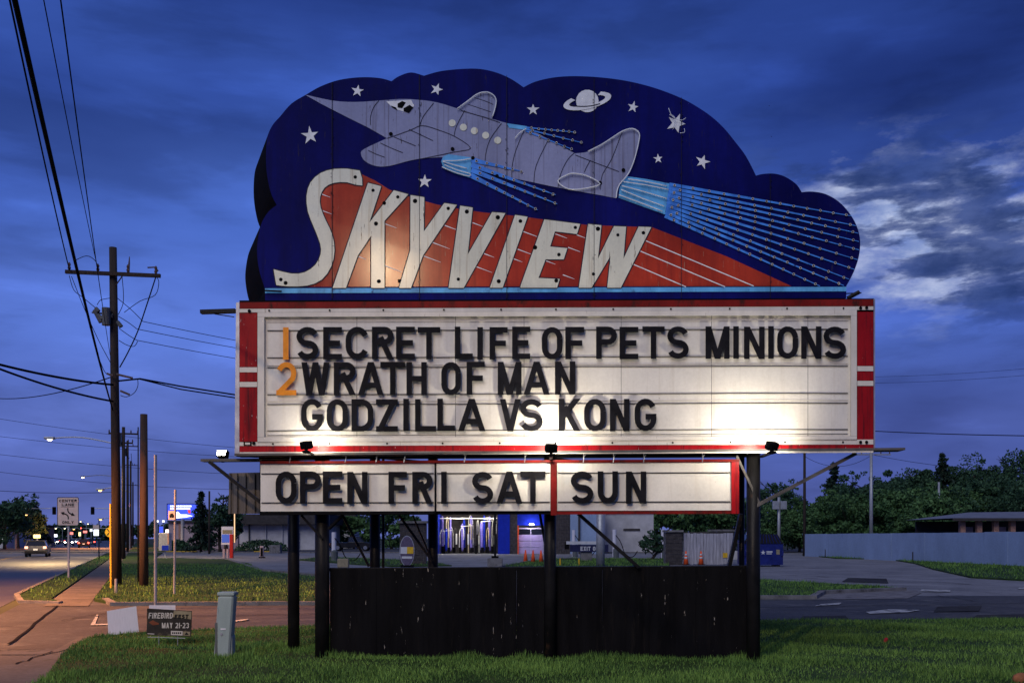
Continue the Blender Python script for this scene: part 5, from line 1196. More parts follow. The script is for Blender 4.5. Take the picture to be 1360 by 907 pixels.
# ---- vehicles
def car(name, label, loc, rz, m, kind='suv', lights='tail', group=None, lit=True):
    t = lthing(name, label, 'car' if kind != 'pickup' else 'pickup', loc, rz, group)
    L_, W = (4.6, .91) if kind != 'pickup' else (5.6, .98)
    prof = {'suv': [(-2.3, .35), (-2.33, .62), (-2.26, .98), (2.0, .98), (2.28, .80), (2.32, .40), (2.1, .28), (-2.1, .28)],
            'pickup': [(-2.8, .5), (-2.82, 1.1), (-.5, 1.1), (-.45, 1.14), (1.3, 1.14), (2.7, 1.02), (2.8, .55), (2.6, .42), (-2.6, .42)]}[kind]
    def ext(poly, w, inset=.05):
        bm = BM(); secs = [(-w, inset), (-w + .12, 0), (w - .12, 0), (w, inset)]; rr = []
        cy = sum(p[0] for p in poly) / len(poly); cz = sum(p[1] for p in poly) / len(poly)
        for x, s in secs: rr.append([bm.verts.new((x, p[0] + (cy - p[0]) * s * .5, p[1] + (cz - p[1]) * s)) for p in poly])
        for a, b in zip(rr, rr[1:]):
            for k in range(len(poly)): bm.faces.new((a[k], b[k], b[(k + 1) % len(poly)], a[(k + 1) % len(poly)]))
        bm.faces.new(rr[0]); bm.faces.new(rr[-1][::-1]); return bm
    obj('body', ext(prof, W, .08), m, t)
    if kind == 'suv': cab = [(-2.12, .97, .80), (-1.72, 1.40, .66), (.35, 1.44, .64), (1.25, .97, .78)]
    else: cab = [(-.45, 1.12, .86), (-.30, 1.75, .72), (1.0, 1.78, .70), (1.65, 1.12, .84)]
    bm = BM(); l = [bm.verts.new((-w, y, z)) for y, z, w in cab]; r = [bm.verts.new((w, y, z)) for y, z, w in cab]
    bm.faces.new(l); bm.faces.new(r[::-1])
    for k in range(4): bm.faces.new((l[k], r[k], r[(k + 1) % 4], l[(k + 1) % 4]))
    gl = obj('cabin_glass', bm, m_glassd, t)
    bm = BM(); c = cab; box(bm, (0, (c[1][0] + c[2][0]) / 2, c[1][1] + .03), (c[1][2] * 2 + .04, c[2][0] - c[1][0] + .1, .06), None, .02); obj('roof', bm, m, t)
    for s in (-1, 1):
        bm = BM(); 
        for a, b in ((0, 1), (3, 2)): bar(bm, (s * (c[a][2] + .01), c[a][0], c[a][1]), (s * (c[b][2] + .01), c[b][0], c[b][1]), .07, .07)
        obj('pillar', bm, m, t)
        for y in (-1.4, 1.42) if kind == 'suv' else (-1.75, 1.8):
            R0 = .34 if kind == 'suv' else .42
            wh = obj('wheel', tube(BM(), [(s * (W - .2), y, R0), (s * (W - .03), y, R0), (s * (W + .01), y, R0)], [R0, R0, R0 * .85], 18), m_tyre, t)
            obj('rim', tube(BM(), [(s * (W - .02), y, R0), (s * (W + .015), y, R0)], R0 * .6, 12), m_rim, wh)
        yb = prof[2][0] if kind == 'suv' else -2.82
        ml = {'tail': m_tail, 'brake': m_tailr, 'head': m_tail}[lights]
        obj('tail_light', box(BM(), (s * (W - .17), yb - .03, .84), (.26, .12, .20), None, .03), ml, t)
        obj('head_light', box(BM(), (s * (W - .22), prof[-4 if kind == 'suv' else -4][0] - .02, .74 if kind == 'suv' else .85), (.32, .14, .16), None, .03), m_head if lights == 'head' else m_plast, t)
        obj('mirror', box(BM(), (s * (W + .06), .75, 1.03), (.16, .08, .12), None, .02), m, t)
    yb = prof[1][0]
    obj('bumper', box(BM(), (0, yb - .02, .45), (W * 1.9, .14, .2), None, .03), m_carblk, t)
    if kind == 'suv': obj('number_plate', box(BM(), (0, yb - .06, .66), (.34, .04, .16)), m_plate, t)
    return t
RZ = math.atan(.374)
c0 = G(50.5, 739); car('dark_suv', 'dark grey car driving away on the main road with pale tail lamps', (c0.x, c0.y, .01), RZ, m_cargry, 'suv', 'tail')
c1 = G(468, 731.5); car('pickup_truck', 'black pickup parked behind the sign posts', (c1.x, c1.y, .02), math.radians(-90), m_carblk, 'pickup', 'tail')
far = [(22, 716.5, 'head', m_carwht), (31, 716.2, 'head', m_cargry), (39, 716, 'head', m_carblk), (47, 715.9, 'head', m_cargry), (67, 718.2, 'head', m_carwht), (73, 717.6, 'head', m_carblk), (92, 718.4, 'head', m_cargry), (98, 717.6, 'head', m_carwht), (112, 718.2, 'brake', m_carblk), (121, 718.0, 'brake', m_cargry), (83, 717.4, 'brake', m_cargry), (104, 717.2, 'brake', m_carwht)]
far_y = [250, 270, 265, 300, 205, 250, 215, 260, 170, 215, 290, 320]
lab_ = ['white far car facing us with lit headlights, leftmost in the far traffic', 'grey far car facing us, second from the left in the far traffic', 'black far car facing us by the green signal', 'grey far car facing us behind the dark driving car', 'white far car facing us left of the lane sign post', 'black far car facing us close behind the lane sign post', 'grey far car facing us just right of the lane sign post', 'white far car facing us amid the far traffic, right of the lane sign', 'black far car braking, nearest of the braking cars by the crossing sign', 'grey far car braking by the white plates', 'grey far car braking behind the lane sign post', 'white far car braking, farthest down the street']
for (px, py, l, m), Y, lb in zip(far, far_y, lab_):
    car('far_car', lb, ((px - CX) / F * Y, Y, .02), RZ + (math.pi if l == 'head' else 0), m, 'suv', l, 'far traffic at the intersection')

# ---- far intersection: signals and lit signs
def signal(px, py, Y, x2, label, lens):
    b = V((x2 - CX) / F * Y, Y, 0); h = at(0, py, Y).z; t = thing('traffic_signal', label, 'traffic light', b, 'traffic signals at the far intersection')
    obj('mast', tube(BM(), [b, b + V(0, 0, h + .6)], [.16, .1], 8), m_galv, t)
    e = at(px, py, Y); obj('mast_arm', tube(BM(), [b + V(0, 0, h + .3), e + V(0, 0, .35)], [.09, .05], 6), m_galv, t)
    hd = obj('signal_head', box(BM(), e, (.5, .3, 1.15), None, .05), m_blackp, t)
    for k in range(3):
        q = e + V(0, -.16, .36 - .36 * k); on = (k == 0 and lens is m_redL) or (k == 2 and lens is m_greenL)
        obj('lens', tube(BM(), [q, q + V(0, -.05, 0)], .13, 10), lens if on else m_blackp, hd)
signal(72, 678, 150, 20, 'signal on a long arm left of the lane sign, dark from here', m_xform)
signal(123, 678, 150, 172, 'signal on an arm right of the lane sign, dark from here', m_xform)
signal(27, 701, 200, 12, 'green signal across the road by the dark trees', m_greenL)
signal(108, 703, 260, 150, 'small red signal far down the street', m_redL)
def litsign(px, py, w, h, Y, mm, label, frame=m_galv):
    f = P_(Y); b = V((px - CX) / F * Y, Y, 0); t = thing('lit_sign', label, 'sign', b, 'lit roadside signs far down the street')
    obj('post', tube(BM(), [b, V(b.x, b.y + .1, at(0, py, Y).z)], .12, 6), m_galv, t)
    o = obj('cabinet', prism(BM(), [(px - w / 2 - .4, py - h / 2 - .4), (px + w / 2 + .4, py - h / 2 - .4), (px + w / 2 + .4, py + h / 2 + .4), (px - w / 2 - .4, py + h / 2 + .4)], f, -.3, 0), frame, t)
    obj('face', prism(BM(), [(px - w / 2, py - h / 2), (px + w / 2, py - h / 2), (px + w / 2, py + h / 2), (px - w / 2, py + h / 2)], f, 0, .03), mm, o)
litsign(49, 712, 9, 4.5, 130, m_warmsign, 'low yellow lit sign above the driving car'); litsign(70, 711, 12, 3.6, 240, m_whitesign, 'wide white lit shopfront sign left of the lane sign post'); litsign(95, 708, 4, 3, 300, m_redsign, 'red lit sign right of the lane sign post'); litsign(113, 706, 5, 2.5, 280, m_redsign, 'red lit sign left of the white plates')
litsign(106, 709, 3, 5, 310, m_warmsign, 'narrow amber lit sign far down the street'); litsign(121, 704, 3, 3, 330, m_whitesign, 'tiny white lit sign far down the street'); litsign(62, 709, 3, 2.5, 300, m_warmsign, 'tiny amber lit sign near the spruce across the road'); litsign(214, 703, 5, 8, 190, m_ledblue, 'narrow blue lit sign between the brown pole and the billboard'); litsign(226, 705, 12, 4, 170, m_whitesign, 'low blue-white lit fascia under the small square sign')
litsign(209, 692, 3, 2.4, 200, m_whitesign, 'tiny white floodlit lamp box beside the grey post'); litsign(217, 692, 3, 2.4, 200, m_whitesign, 'second tiny white lamp box beside the grey post')
# LED billboard
Yl = 140; fb = P_(Yl); b = V((242 - CX) / F * Yl, Yl, 0); t = thing('led_billboard', 'lit blue electronic billboard beside the dark spruce', 'billboard', b)
obj('column', tube(BM(), [b, b + V(0, .2, 4.5)], .25, 10), m_galv, t); cb = obj('cabinet', prism(BM(), [(221.5, 668.5), (266, 668.5), (266, 690), (221.5, 690)], fb, -.4, 0), m_blackp, t)
obj('screen', prism(BM(), [(222.5, 669.5), (265, 669.5), (265, 689), (222.5, 689)], fb, 0, .03), m_ledblue, cb)
bm = BM()
x = 226
while x < 253: w = R.uniform(1.2, 3); prism(bm, [(x, 671), (x + w, 671), (x + w, 673), (x, 673)], fb, .03, .05); x += w + .5
x = 226
while x < 252: w = R.uniform(1.2, 3); prism(bm, [(x, 674.6), (x + w, 674.6), (x + w, 676.2), (x, 676.2)], fb, .03, .05); x += w + .5
prism(bm, [(233, 681), (236, 679), (240, 683), (248, 683), (256, 685), (245, 687), (234, 688)], fb, .03, .05)
o = obj('bright_pixels', bm, m_ledwhite, cb); o['kind'] = 'stuff'; obj('red_patch', prism(BM(), [(249, 677), (253, 677), (253, 682), (250, 681)], fb, .03, .05), m_ledred, cb)
# ------------------------------------------------------------------ buildings and lot furniture
def bbox(name, px0, px1, ztop, Y0, Y1, m, parent, z0=0.0):
    bm = BM(); x0, x1 = (px0 - CX) / F * Y0, (px1 - CX) / F * Y0
    box(bm, ((x0 + x1) / 2, (Y0 + Y1) / 2, (z0 + ztop) / 2), (x1 - x0, Y1 - Y0, ztop - z0)); return obj(name, bm, m, parent)
def X(px, Y): return (px - CX) / F * Y

# long pale wall on the right, in sections
A, B = G(1068, 738.5), G(1364, 753.5); dW = (B - A); Lw = dW.length; dW.normalize()
E = B + dW * 26; wall = thing('boundary_wall', 'long pale wall along the far side of the lot', 'wall', A); n = 24; Lt = (E - A).length
m_coping = m_wallp
for k in range(n):
    p, q = A + dW * (Lt * k / n + .008), A + dW * (Lt * (k + 1) / n - .008); nn = V(-dW.y, dW.x, 0); off = nn * R.uniform(-.012, .012); hh = 2.05 + R.uniform(-.015, .015)
    bm = BM(); v1 = [bm.verts.new(x + off) for x in (p, q, q + V(0, 0, hh), p + V(0, 0, hh))]; v2 = [bm.verts.new(v.co + nn * .16) for v in v1]
    bm.faces.new(v1); bm.faces.new(v2[::-1])
    for i in range(4): bm.faces.new((v1[i], v2[i], v2[(i + 1) % 4], v1[(i + 1) % 4]))
    obj('wall_section', bm, m_wallp, wall)
for k, f in enumerate((.10, .36)):
    q = A + dW * (Lt * f); solo('marker_stake', box(BM(), q + V(-.5, -.3, .35), (.06, .05, .75)), m_pole, ['dark stake at the wall between the bare pole and the crossarm pole', 'dark stake at the wall right of the crossarm pole'][k], 'stake', 'stakes at the wall')
# low pavilion behind the wall
b = V(X(1310, 72), 74, 0); pv = thing('pavilion', 'low open pavilion with grey roof above the pale wall', 'building', b)
x0, x1 = X(1256, 74), X(1420, 74); zr = 3.12
bm = BM(); pts = [(x0 - .6, 71.5, zr), (x1, 71.5, zr), (x1, 80, zr), (x0 - .6, 80, zr), (x0 + 2.2, 75, zr + .50), (x1, 75, zr + 0.58)]
v = [bm.verts.new(p) for p in pts]
for f in ((0, 1, 5, 4), (0, 4, 3), (3, 4, 5, 2), (1, 2, 5), (3, 2, 1, 0)): bm.faces.new([v[i] for i in f])
obj('roof', bm, m_roofg, pv); obj('fascia', box(BM(), ((x0 + x1) / 2 - .3, 71.45, zr - .1), (x1 - x0 + .6, .1, .2)), m_roofd, pv)
obj('back_wall', box(BM(), ((x0 + x1) / 2, 79.5, 1.5), (x1 - x0, .2, 3)), m_roofd, pv)
for k in range(8):
    xx = x0 + .4 + k * (x1 - x0) / 7.6; obj('column', box(BM(), (xx, 72.2, 1.5), (.36, .36, 3.0)), m_brick, pv)
    if k % 2 == 0: obj('cabinet', box(BM(), (xx + .75, 73.0, 1.75), (.7, .3, 1.5)), m_pink, pv)

# bin enclosure: block pier, board gate, caps
YE = gd(750.5); b = V(X(930, YE), YE, 0); en = thing('bin_enclosure', 'grey board bin enclosure with dark block pier and pale caps', 'enclosure', b)
pier = bbox('pier_core', 884, 906.5, 2.05, YE, YE + .9, m_mortar, en)
mb = None; bw, bh = (X(906.5, YE) - X(884, YE)) / 2, 2.05 / 9
for r in range(9):
    for c in range(3):
        x = X(884, YE) + (c - .5 * (r % 2)) * bw; a, e = max(x + .012, X(884, YE) - .005), min(x + bw - .012, X(906.5, YE) + .005)
        if e - a < .05: continue
        obj('block', box(BM(), ((a + e) / 2, YE - .008 + R.uniform(-.006, .006), (r + .5) * bh), (e - a, .05, bh - .03)), m_fblock, pier)
obj('cap', box(BM(), (X(895, YE), YE + .4, 2.12), (1.15, 1.1, .12)), m_conc, en)
nb = 15
for k in range(nb):
    xa, xb = X(908.5, YE) + (X(975, YE) - X(908.5, YE)) * k / nb, X(908.5, YE) + (X(975, YE) - X(908.5, YE)) * (k + 1) / nb
    obj('gate_board', box(BM(), ((xa + xb) / 2, YE + .25 + R.uniform(-.012, .012), 1.02 + R.uniform(-.02, .02)), (xb - xa - .018, .03, 1.92)), m_gwood, en)
obj('gate_rail', box(BM(), (X(942, YE), YE + .32, 2.02), (X(976, YE) - X(908, YE), .06, .08)), m_roofd, en); obj('gate_rail', box(BM(), (X(942, YE), YE + .32, .4), (X(976, YE) - X(908, YE), .06, .1)), m_roofd, en)
obj('rear_wall', box(BM(), (X(958, YE), YE + 3, 1.05), (1.6, .3, 2.1)), m_fblock, en); obj('cap', box(BM(), (X(958, YE + 3), YE + 3, 2.18), (1.7, .5, .12)), m_conc, en)
obj('gate_sign', box(BM(), (X(964, YE), YE + .2, .62), (.28, .03, .3)), m_yell, en)
obj('mail_box', box(BM(), (X(975.5, YE), YE - .3, .62), (.42, .35, .55), None, .03), m_bwall, en)
# dumpster
YD = 58.5; xd0, xd1 = X(987, YD), X(1040, YD); b = V((xd0 + xd1) / 2, YD, 0); du = thing('dumpster', 'dark blue steel dumpster with sloped lid and small white star emblem', 'dumpster', b)
bm = BM(); s = [(0, .12), (0, 1.35), (1.5, 1.55), (1.5, .12)]
l = [bm.verts.new((xd0, YD + y, z)) for y, z in s]; r = [bm.verts.new((xd1, YD + y, z)) for y, z in s]; bm.faces.new(l); bm.faces.new(r[::-1])
for k in range(4): bm.faces.new((l[k], r[k], r[(k + 1) % 4], l[(k + 1) % 4]))
obj('body', bm, m_bin, du)
lid = obj('lid', prism(BM(), [(xd0 - .03, 1.36), (xd0 + .35, 1.92), (xd1 - .35, 1.92), (xd1 + .03, 1.36)], lambda x, z, d: V(x, YD + .75 - d * .78, z), -1, 1), m_carblk, du)
for k in range(11):
    xx = xd0 + .15 + k * (xd1 - xd0 - .3) / 10; cx = (xd0 + xd1) / 2; x2 = cx + (xx - cx) * .72
    obj('lid_rib', bar(BM(), (xx, YD - .05, 1.38), (x2, YD - .05, 1.90), .03, .03), m_bin, lid)
for xx in (xd0 + .06, xd1 - .06): obj('side_pocket', box(BM(), (xx, YD - .04, .8), (.12, .1, .3)), m_bin, du)
for xx in (xd0 + .25, xd1 - .25): obj('skid', box(BM(), (xx, YD + .7, .06), (.14, 1.4, .12)), m_carblk, du)
fD = lambda x, y, d: at(x, y, YD - d)
st = [(1013.5 + (3.4 if k % 2 == 0 else 1.4) * math.cos(math.radians(-90 + 36 * k)), 733.5 + (3.4 if k % 2 == 0 else 1.4) * math.sin(math.radians(-90 + 36 * k))) for k in range(10)]
obj('star_emblem', prism(BM(), st, fD, 0, .01), m_carwht, du); obj('emblem_bar', prism(BM(), [(1018, 731.6), (1026, 731.6), (1026, 733.4), (1018, 733.4)], fD, 0, .01), m_carwht, du); obj('emblem_bar', prism(BM(), [(1018, 734.4), (1025, 734.4), (1025, 735.6), (1018, 735.6)], fD, 0, .01), m_carwht, du); obj('yellow_label', prism(BM(), [(1031, 729.5), (1035.5, 729.5), (1035.5, 736), (1031, 736)], fD, 0, .01), m_tan, du)
# traffic cones
def cone(px, base, label, band=False):
    b = G(px, base); b.z = .03; t = thing('traffic_cone', label, 'cone', b, 'traffic cones in the lot')
    obj('base', box(BM(), b + V(0, 0, .02), (.42, .42, .04), None, .01), m_orangec if not band else m_tyre, t)
    obj('body', tube(BM(), [b + V(0, 0, .04), b + V(0, 0, .85)], [.17, .035], 14), m_orangec, t, True)
    if band:
        for z in (.38, .58): obj('white_band', tube(BM(), [b + V(0, 0, z), b + V(0, 0, z + .11)], [.176 - z * .16, .176 - (z + .11) * .16], 14), m_carwht, t, True)
cone(698, 747, 'orange cone, shortest looking and leftmost of three by the garage door'); cone(708, 747.5, 'orange cone in the middle of three by the garage door'); cone(718.5, 747.5, 'orange cone beside the middle sign post'); cone(911, 750.5, 'orange cone with white bands at the block pier', True); cone(931, 750.5, 'orange cone with white bands before the board gate', True)

# car wash
YC = 104.0; b = V(X(690, YC), YC, 0); cw = thing('car_wash', 'car wash building with blue piers and brightly lit wash bay', 'building', b)
ZT = 5.6
bbox('roof', 575, 806, ZT + .3, YC - .3, YC + 13, m_roofd, cw, ZT); bbox('rear_wall', 577, 804, ZT, YC + 12, YC + 12.4, m_bwall, cw)
bbox('left_wall', 576, 582, ZT, YC, YC + 12, m_blueP, cw); bbox('bay_fascia', 582, 661, ZT, YC, YC + .4, m_blueP, cw, 4.5); bbox('bay_back', 582, 661, 4.5, YC + 5, YC + 5.2, m_roofd, cw)
bbox('bay_ceiling', 582, 661, 4.6, YC + .4, YC + 5, m_bwall, cw, 4.45)
bbox('blue_pier', 661.3, 677, ZT, YC - .1, YC + 1, m_blueP, cw)
def blockwall(px0, px1, ztop, Y, name, parent, bw, bh, m=m_fblock):
    core = bbox(name, px0, px1, ztop, Y, Y + .5, m_mortar, parent); x0, x1 = X(px0, Y), X(px1, Y); r = 0
    while r * bh < ztop - .02:
        x = x0 - (bw / 2 if r % 2 else 0)
        while x < x1 - .02:
            a, e = max(x + .02, x0), min(x + bw - .02, x1)
            if e - a > .06: obj('block', box(BM(), ((a + e) / 2, Y - .01 + R.uniform(-.01, .008), (r + .5) * bh), (e - a, .06, bh - .04)), m, core)
            x += bw
        r += 1
    return core
blockwall(677.2, 687, ZT, YC, 'block_pier', cw, .42, .36); blockwall(738, 757, ZT, YC, 'block_pier', cw, .5, .36)
gdoor = bbox('garage_door', 688, 722, 2.75, YC + .35, YC + .45, mat('door_frame_lilac', (.55, .5, .62), .5, .1, 4), cw)
m_door = mat('lilac_door_panel', (.44, .36, .58), .45, .12, 2)
for r in range(4):
    for c in range(2):
        x0, x1 = X(689 + 16.5 * c, YC + .35), X(704.5 + 16.5 * c, YC + .35); obj('door_panel', box(BM(), ((x0 + x1) / 2, YC + .33, .36 + .66 * r), (x1 - x0, .05, .58)), m_door if r < 3 else m_glassd, gdoor)
bbox('door_fascia', 687.2, 738, ZT, YC, YC + .3, m_blueP, cw, 3.0); bbox('door_trim', 687.3, 689, 3.0, YC - .05, YC + .3, m_redsign if False else m_orangec, cw); bbox('end_panel', 757.3, 800, ZT, YC, YC + .4, m_wallp, cw); bbox('downpipe', 768, 770.5, ZT, YC - .2, YC - .05, m_roofd, cw)
m_pipew = mat('white_wash_pipe', (.70, .68, .60), .35, .15, 6); m_pipep = mat('violet_wash_brush', (.22, .18, .55), .5, .3, 6); m_pipey = mat('brass_wash_pipe', (.62, .50, .28), .4, .2, 6)
for i in range(21):
    px = 584.5 + i * 3.65 + R.uniform(-1.1, 1.1); mm = (m_pipew, m_pipep, m_blueP, m_pipey, m_pipep, m_pipew, m_roofd)[i % 7]; Yp = YC + .9 + R.uniform(0, 2.6); x = X(px, Yp); hh = R.uniform(2.6, 4.2)
    if mm in (m_pipep, m_blueP): obj('wash_brush', tube(BM(), [(x, Yp, .3), (x, Yp, .5), (x, Yp, hh - .3), (x, Yp, hh)], [.05, .13, R.uniform(.10, .17), .05], 10), mm, cw)
    else:
        s_ = R.choice((-1, 1)) * R.uniform(.2, .5)
        obj('wash_pipe', tube(BM(), smoothpts([(x, Yp, .1), (x, Yp, hh * .5), (x + s_ * .1, Yp, hh * .85), (x + s_ * .6, Yp, hh), (x + s_, Yp, hh * .88), (x + s_, Yp, hh * R.uniform(.35, .7))], n=3), .045, 6), mm, cw)
        if i % 2 == 0: obj('wash_canister', tube(BM(), [(x, Yp - .15, 1.0), (x, Yp - .15, R.uniform(1.7, 2.6))], .085, 8), m_pipew, cw)
    if i % 2: obj('wash_unit', box(BM(), (x + .1, Yp - .1, .4), (R.uniform(.2, .42), .4, R.uniform(.5, .95))), m_blackp, cw)
for k in range(3): obj('spray_bar', tube(BM(), [(X(586 + 26 * k, YC + .8), YC + .8, 2.4 + .5 * k), (X(602 + 26 * k, YC + .8), YC + .8, 2.5 + .5 * k)], .03, 6), m_pipew, cw)
obj('header_pipe', tube(BM(), [(X(584, YC + .9), YC + .9, 3.75), (X(660, YC + .9), YC + .9, 3.75)], .05, 6), m_pipew, cw)
m_tubeL = emis('bay_tube_light', (1.0, .95, .82), 9)
tl = obj('bay_light', box(BM(), (X(621, YC + 1), YC + .9, 4.38), (5.2, .16, .07)), m_tubeL, cw)
lamp_light(cw, (X(610, YC), YC + .2, 4.1), 300, (1, .92, .78), .2); lamp_light(cw, (X(645, YC), YC + .2, 4.1), 300, (1, .92, .78), .2)
wl = obj('door_lamp', box(BM(), (X(706, YC), YC - .15, 3.1), (.5, .22, .14), None, .03), m_tubeL, cw); lamp_light(cw, (X(706, YC), YC - .5, 2.95), 90, (.85, .75, 1.0), .1)
# vacuums on the brick pier and small shed behind
b = V(X(834, 118), 118, 0); sh = thing('grey_shed', 'plain grey shed wall behind the exit lane', 'building', b)
bbox('wall', 800, 868, 4.6, 118, 124, m_bwall, sh, 0); bbox('roof', 799, 869, 4.75, 117.8, 124.2, m_roofd, sh, 4.62); bbox('vent_strip', 828, 850, 2.8, 117.9, 117.99, m_roofd, sh, 2.55)
# near block pillar at the pay lane
b = V(X(550, 62), 62, 0); bp = thing('block_pillar', 'dark block pillar behind the oval sign', 'pillar', b); blockwall(531, 566, 2.6, 62, 'pillar_core', bp, .42, .3)
obj('cap', box(BM(), (X(548.5, 62), 62.2, 2.68), (1.85, .8, .14)), m_conc, bp)
# oval sign
Yo = 55.0; fo = P_(Yo); b = V(X(540.5, Yo), Yo, 0); ov = thing('oval_sign', 'upright oval sign with orange and white band at the pay lane', 'sign', b)
ovp = [(540.5 + 9 * math.cos(2 * math.pi * k / 28), 731.5 + 19.5 * math.sin(2 * math.pi * k / 28)) for k in range(28)]; ovr = [(540.5 + 10 * math.cos(2 * math.pi * k / 28), 731.5 + 20.5 * math.sin(2 * math.pi * k / 28)) for k in range(28)]
ob_ = obj('oval_board', prism(BM(), ovr, fo, -.08, 0), m_alu, ov); obj('oval_face', prism(BM(), ovp, fo, 0, .02), mat('plum_print', (.10, .08, .13), .5), ob_)
obj('white_band', prism(BM(), [(532, 726), (540.5, 726), (540.5, 735), (532, 735)], fo, .02, .03), m_carwht, ob_); obj('orange_band', prism(BM(), [(540.6, 726), (549, 726), (549, 735), (540.6, 735)], fo, .02, .03), m_yell, ob_); obj('white_band', prism(BM(), [(533.5, 738.5), (547.5, 738.5), (547.5, 741.5), (533.5, 741.5)], fo, .02, .03), m_carwht, ob_)
obj('stand', box(BM(), (X(540.5, Yo), Yo + .15, .1), (.7, .4, .2)), m_blackp, ov)
# EXIT ONLY barrier, vacuum posts, lamp base, pale pole
Yx = 70.0; fx = P_(Yx); b = V(X(782, Yx), Yx, 0); ex = thing('exit_barrier', 'barrier board reading EXIT ONLY on a concrete block', 'barrier', b)
br = obj('board', prism(BM(), [(757, 723), (808, 723), (808, 732.5), (757, 732.5)], fx, 0, .06), mat('barrier_navy', (.02, .022, .07), .5), ex); obj('white_rail', prism(BM(), [(752, 718.5), (793, 718.5), (793, 722.5), (752, 722.5)], fx, 0, .08), m_carwht, ex)
bm = BM(); text_row(bm, 'EXIT ONLY', 771, 725.5, 803, 731, 1.15, fx, .06, .07); o = obj('lettering', bm, m_carwht, br); o['kind'] = 'stuff'
obj('concrete_block', box(BM(), (X(779, Yx), Yx + .3, .45), (.8, .5, .9), None, .03), m_conc, ex); obj('post', box(BM(), (X(800, Yx), Yx + .2, .7), (.35, .3, 1.4)), m_conc, ex); obj('motor_box', box(BM(), (X(753, Yx), Yx + .1, 1.15), (.3, .3, .5)), m_blackp, ex)
for px in (743, 769): b = G(px, 752); 
b = G(756, 752); b.z = 0; gl_ = thing('pipe_guard', 'low yellow pipe guard rail in the grass strip', 'guard rail', b); x0, x1 = X(744, b.y), X(769, b.y)
for xx in (x0, x1): obj('post', tube(BM(), [(xx, b.y, -.05), (xx, b.y, .48)], .05, 8), m_yell, gl_)
obj('rail', tube(BM(), [(x0, b.y, .46), (x1, b.y, .46)], .03, 8), m_roofd, gl_)
b = G(657.5, 754); lb = thing('lamp_base', 'square concrete lamp base with a thin dark pole in front of the wash bay', 'lamp post', b); b.z = 0
obj('footing', box(BM(), (b.x, b.y, .28), (.85, .85, .56), None, .04), m_conc, lb); obj('collar', box(BM(), (b.x, b.y, .62), (.4, .4, .12)), m_blackp, lb); obj('pole', tube(BM(), [(b.x, b.y, .6), (b.x, b.y, 4.5)], .06, 8), m_steel, lb)
b = G(797.5, 753); solo('pale_pole', tube(BM(), [V(b.x, b.y, -.1), V(b.x, b.y, 3.6)], .25, 16), m_galv, 'thick pale steel pole beside the EXIT ONLY board', 'pole', smooth=True)
def vac(px, base, h, label):
    b = G(px, base); b.z = 0; t = thing('vacuum_post', label, 'vacuum', b, 'vacuum posts in the lot')
    obj('post', tube(BM(), [V(b.x, b.y, 0), V(b.x, b.y, h)], .16, 10), m_plast, t); obj('bin', tube(BM(), [b + V(.1, -.3, 0), b + V(.1, -.3, .75), b + V(.1, -.3, .85)], [.24, .24, .12], 12), m_xform, t)
    obj('hose', tube(BM(), smoothpts([tuple(b + V(.1, -.2, h * .8)), tuple(b + V(.5, -.3, h * .55)), tuple(b + V(.9, -.35, .3)), tuple(b + V(1.5, -.3, .12)), tuple(b + V(1.9, -.2, .6))], n=4), .035, 6), m_wire, t)
vac(443.5, 746, 2.1, 'white vacuum post with hose and bin by the black pickup'); vac(880.5, 741, 2.4, 'white vacuum post left of the block pier'); vac(816, 741, 2.4, 'white vacuum post at the grey shed'); vac(762, 739.5, 2.4, 'white vacuum post at the lit bay pier')
b = G(456, 754); b.z = 0; solo('tan_box', box(BM(), b + V(0, 0, .28), (.62, .4, .5), None, .03), m_tan, 'small tan box on the ground behind the left posts', 'box')
# pay station, bollards, bins on the left
b = G(305, 741); b.z = .02; ps = thing('pay_station', 'pay kiosk with blue and yellow panel board and red post', 'kiosk', b); fk = P_(b.y)
obj('board', prism(BM(), [(294, 699), (310, 699), (310, 723), (294, 723)], fk, -.25, 0), m_plast, ps); obj('yellow_panel', prism(BM(), [(295.5, 703.5), (308.5, 703.5), (308.5, 708.5), (295.5, 708.5)], fk, 0, .02), m_tan, ps); obj('blue_panel', prism(BM(), [(294.5, 709.5), (309.5, 709.5), (309.5, 720), (294.5, 720)], fk, 0, .02), emis('kiosk_blue', (.06, .12, .5), .35), ps)
for px in (297, 302): obj('leg', box(BM(), (X(px, b.y), b.y + .1, .38), (.16, .2, .8)), m_pink, ps)
obj('red_post', box(BM(), (X(308.5, b.y), b.y - .2, 1.0), (.28, .25, 2.0), None, .03), mat('red_post', (.5, .03, .02), .4), ps); obj('lamp_tube', box(BM(), (X(311.5, b.y), b.y, 2.6), (.07, .07, 2.6)), emis('amber_tube', (1, .6, .3), .9), ps)
b = G(348, 741); b.z = .02; t = thing('bollard', 'short red and black bollard in the pay lane', 'bollard', b); obj('post', box(BM(), b + V(0, 0, .5), (.3, .25, 1.0), None, .04), m_pink, t); obj('sleeve', box(BM(), b + V(0, -.02, .5), (.2, .26, .7)), m_blackp, t); obj('foot', box(BM(), b + V(0, 0, .05), (.45, .4, .1)), m_blackp, t)
b = G(366, 734.5); solo('concrete_planter', box(BM(), V(b.x, b.y, .45), (1.2, .9, .9), None, .05), m_conc, 'grey concrete planter block right of the bollard', 'planter')
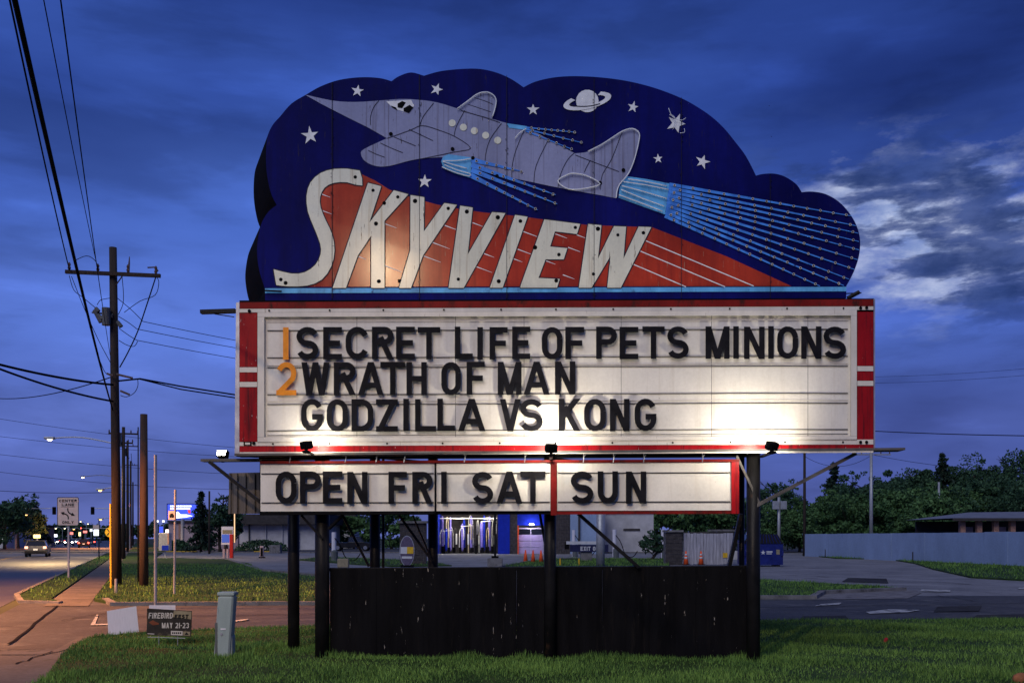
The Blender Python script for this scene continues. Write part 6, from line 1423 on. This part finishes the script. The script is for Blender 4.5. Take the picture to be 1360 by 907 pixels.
b = G(219.5, 741); b.z = .02; t = thing('mail_drop', 'blue and white lit drop box on a post at the lawn edge', 'box', b); obj('post', box(BM(), b + V(0, 0, .3), (.12, .12, .6)), m_galv, t); obj('housing', box(BM(), b + V(0, 0, 1.35), (.9, .6, 1.5), None, .04), m_galv, t); obj('panel', box(BM(), b + V(.1, -.31, .85), (.55, .03, .4)), m_blueP, t); obj('red_strip', box(BM(), b + V(.35, -.31, 1.6), (.12, .03, .9)), m_brick, t)
for k, (px, Y, w) in enumerate(((236, 118, 1.9), (348, 128, 3.6))):
    b = V(X(px, Y), Y, 0); rs = np.random.default_rng(300 + k); t = thing('clipped_bush', ['rounded dark bush below the billboard', 'wide dark bush before the long pale building'][k], 'bush', b, 'clipped bushes'); d = rs.normal(size=(2200, 3)); d /= np.linalg.norm(d, axis=1)[:, None]; d[:, 2] = np.abs(d[:, 2]); q = d * rs.uniform(.7, 1, (2200, 1)) * np.array([w, w * .7, 1.5]) + np.array(b)
    link('crown', quads_mesh('crown', q, .14, rs), m_leaf_b, t)
for k, (px0, px1) in enumerate(((222, 262), (338, 372))):
    solo('yellow_kerb', box(BM(), (X((px0 + px1) / 2, 113), 113, .1), (X(px1, 113) - X(px0, 113), .5, .2)), m_yell, ['yellow painted kerb below the billboard bush', 'yellow painted kerb before the wide bush'][k], 'kerb', 'yellow kerbs')
# long pale building with dark roof behind the left posts
b = V(X(365, 140), 140, 0); lbld = thing('long_building', 'long pale building with dark flat roof behind the left posts', 'building', b)
bbox('wall', 318, 432, 3.6, 140, 152, m_bwall, lbld); bbox('roof', 314, 436, 5.0, 138.6, 153, m_roofd, lbld, 3.6)
for px in (330, 352, 374, 396): bbox('pilaster', px, px + 1.3, 3.6, 139.75, 139.95, m_roofd if px == 330 else m_bwall, lbld)
b = V(X(265, 150), 150, 0); pk = thing('pink_building', 'pinkish low building behind the spruce', 'building', b); bbox('wall', 224, 316, 4.0, 150, 160, m_pink, pk); bbox('roof', 222, 318, 4.3, 149.6, 160.5, m_roofd, pk, 4.02); bbox('red_door', 237, 243, 4.0, 149.85, 149.95, m_brick, pk, 1.6); bbox('window', 272, 277, 2.4, 149.85, 149.95, m_glassd, pk, 1.0); bbox('window', 300, 312, 2.6, 149.85, 149.95, m_glassd, pk, 1.2)
b = V(X(600, 160), 160, 0); bk_ = thing('far_shed', 'low grey building seen between the rear posts above the pickup', 'building', b); bbox('wall', 436, 470, 5.0, 160, 168, m_bwall, bk_); bbox('roof', 434, 472, 5.4, 159.5, 168.5, m_roofd, bk_, 5.02)
# left-side shops across the road
for k, (px0, px1, h, m, lab) in enumerate(((-40, 8, 4.5, m_bwall, 'low shop cut by the left edge across the road'), (10, 40, 3.8, m_brick, 'low brick shop across the road behind the green signal'))):
    Y = 175 + 15 * k; b = V(X((px0 + px1) / 2, Y), Y, 0); t = thing('shop', lab, 'building', b, 'shops across the road'); bbox('wall', px0, px1, h, Y, Y + 10, m, t); bbox('roof', px0 - 1, px1 + 1, h + .4, Y - .4, Y + 10.4, m_roofd, t, h + .02)
    for j in range(3):
        a = px0 + (px1 - px0) * (.12 + .3 * j); bbox('window', a, a + (px1 - px0) * .18, 2.6, Y - .1, Y - .02, m_whitesign if j != 1 else m_glassd, t, .9)
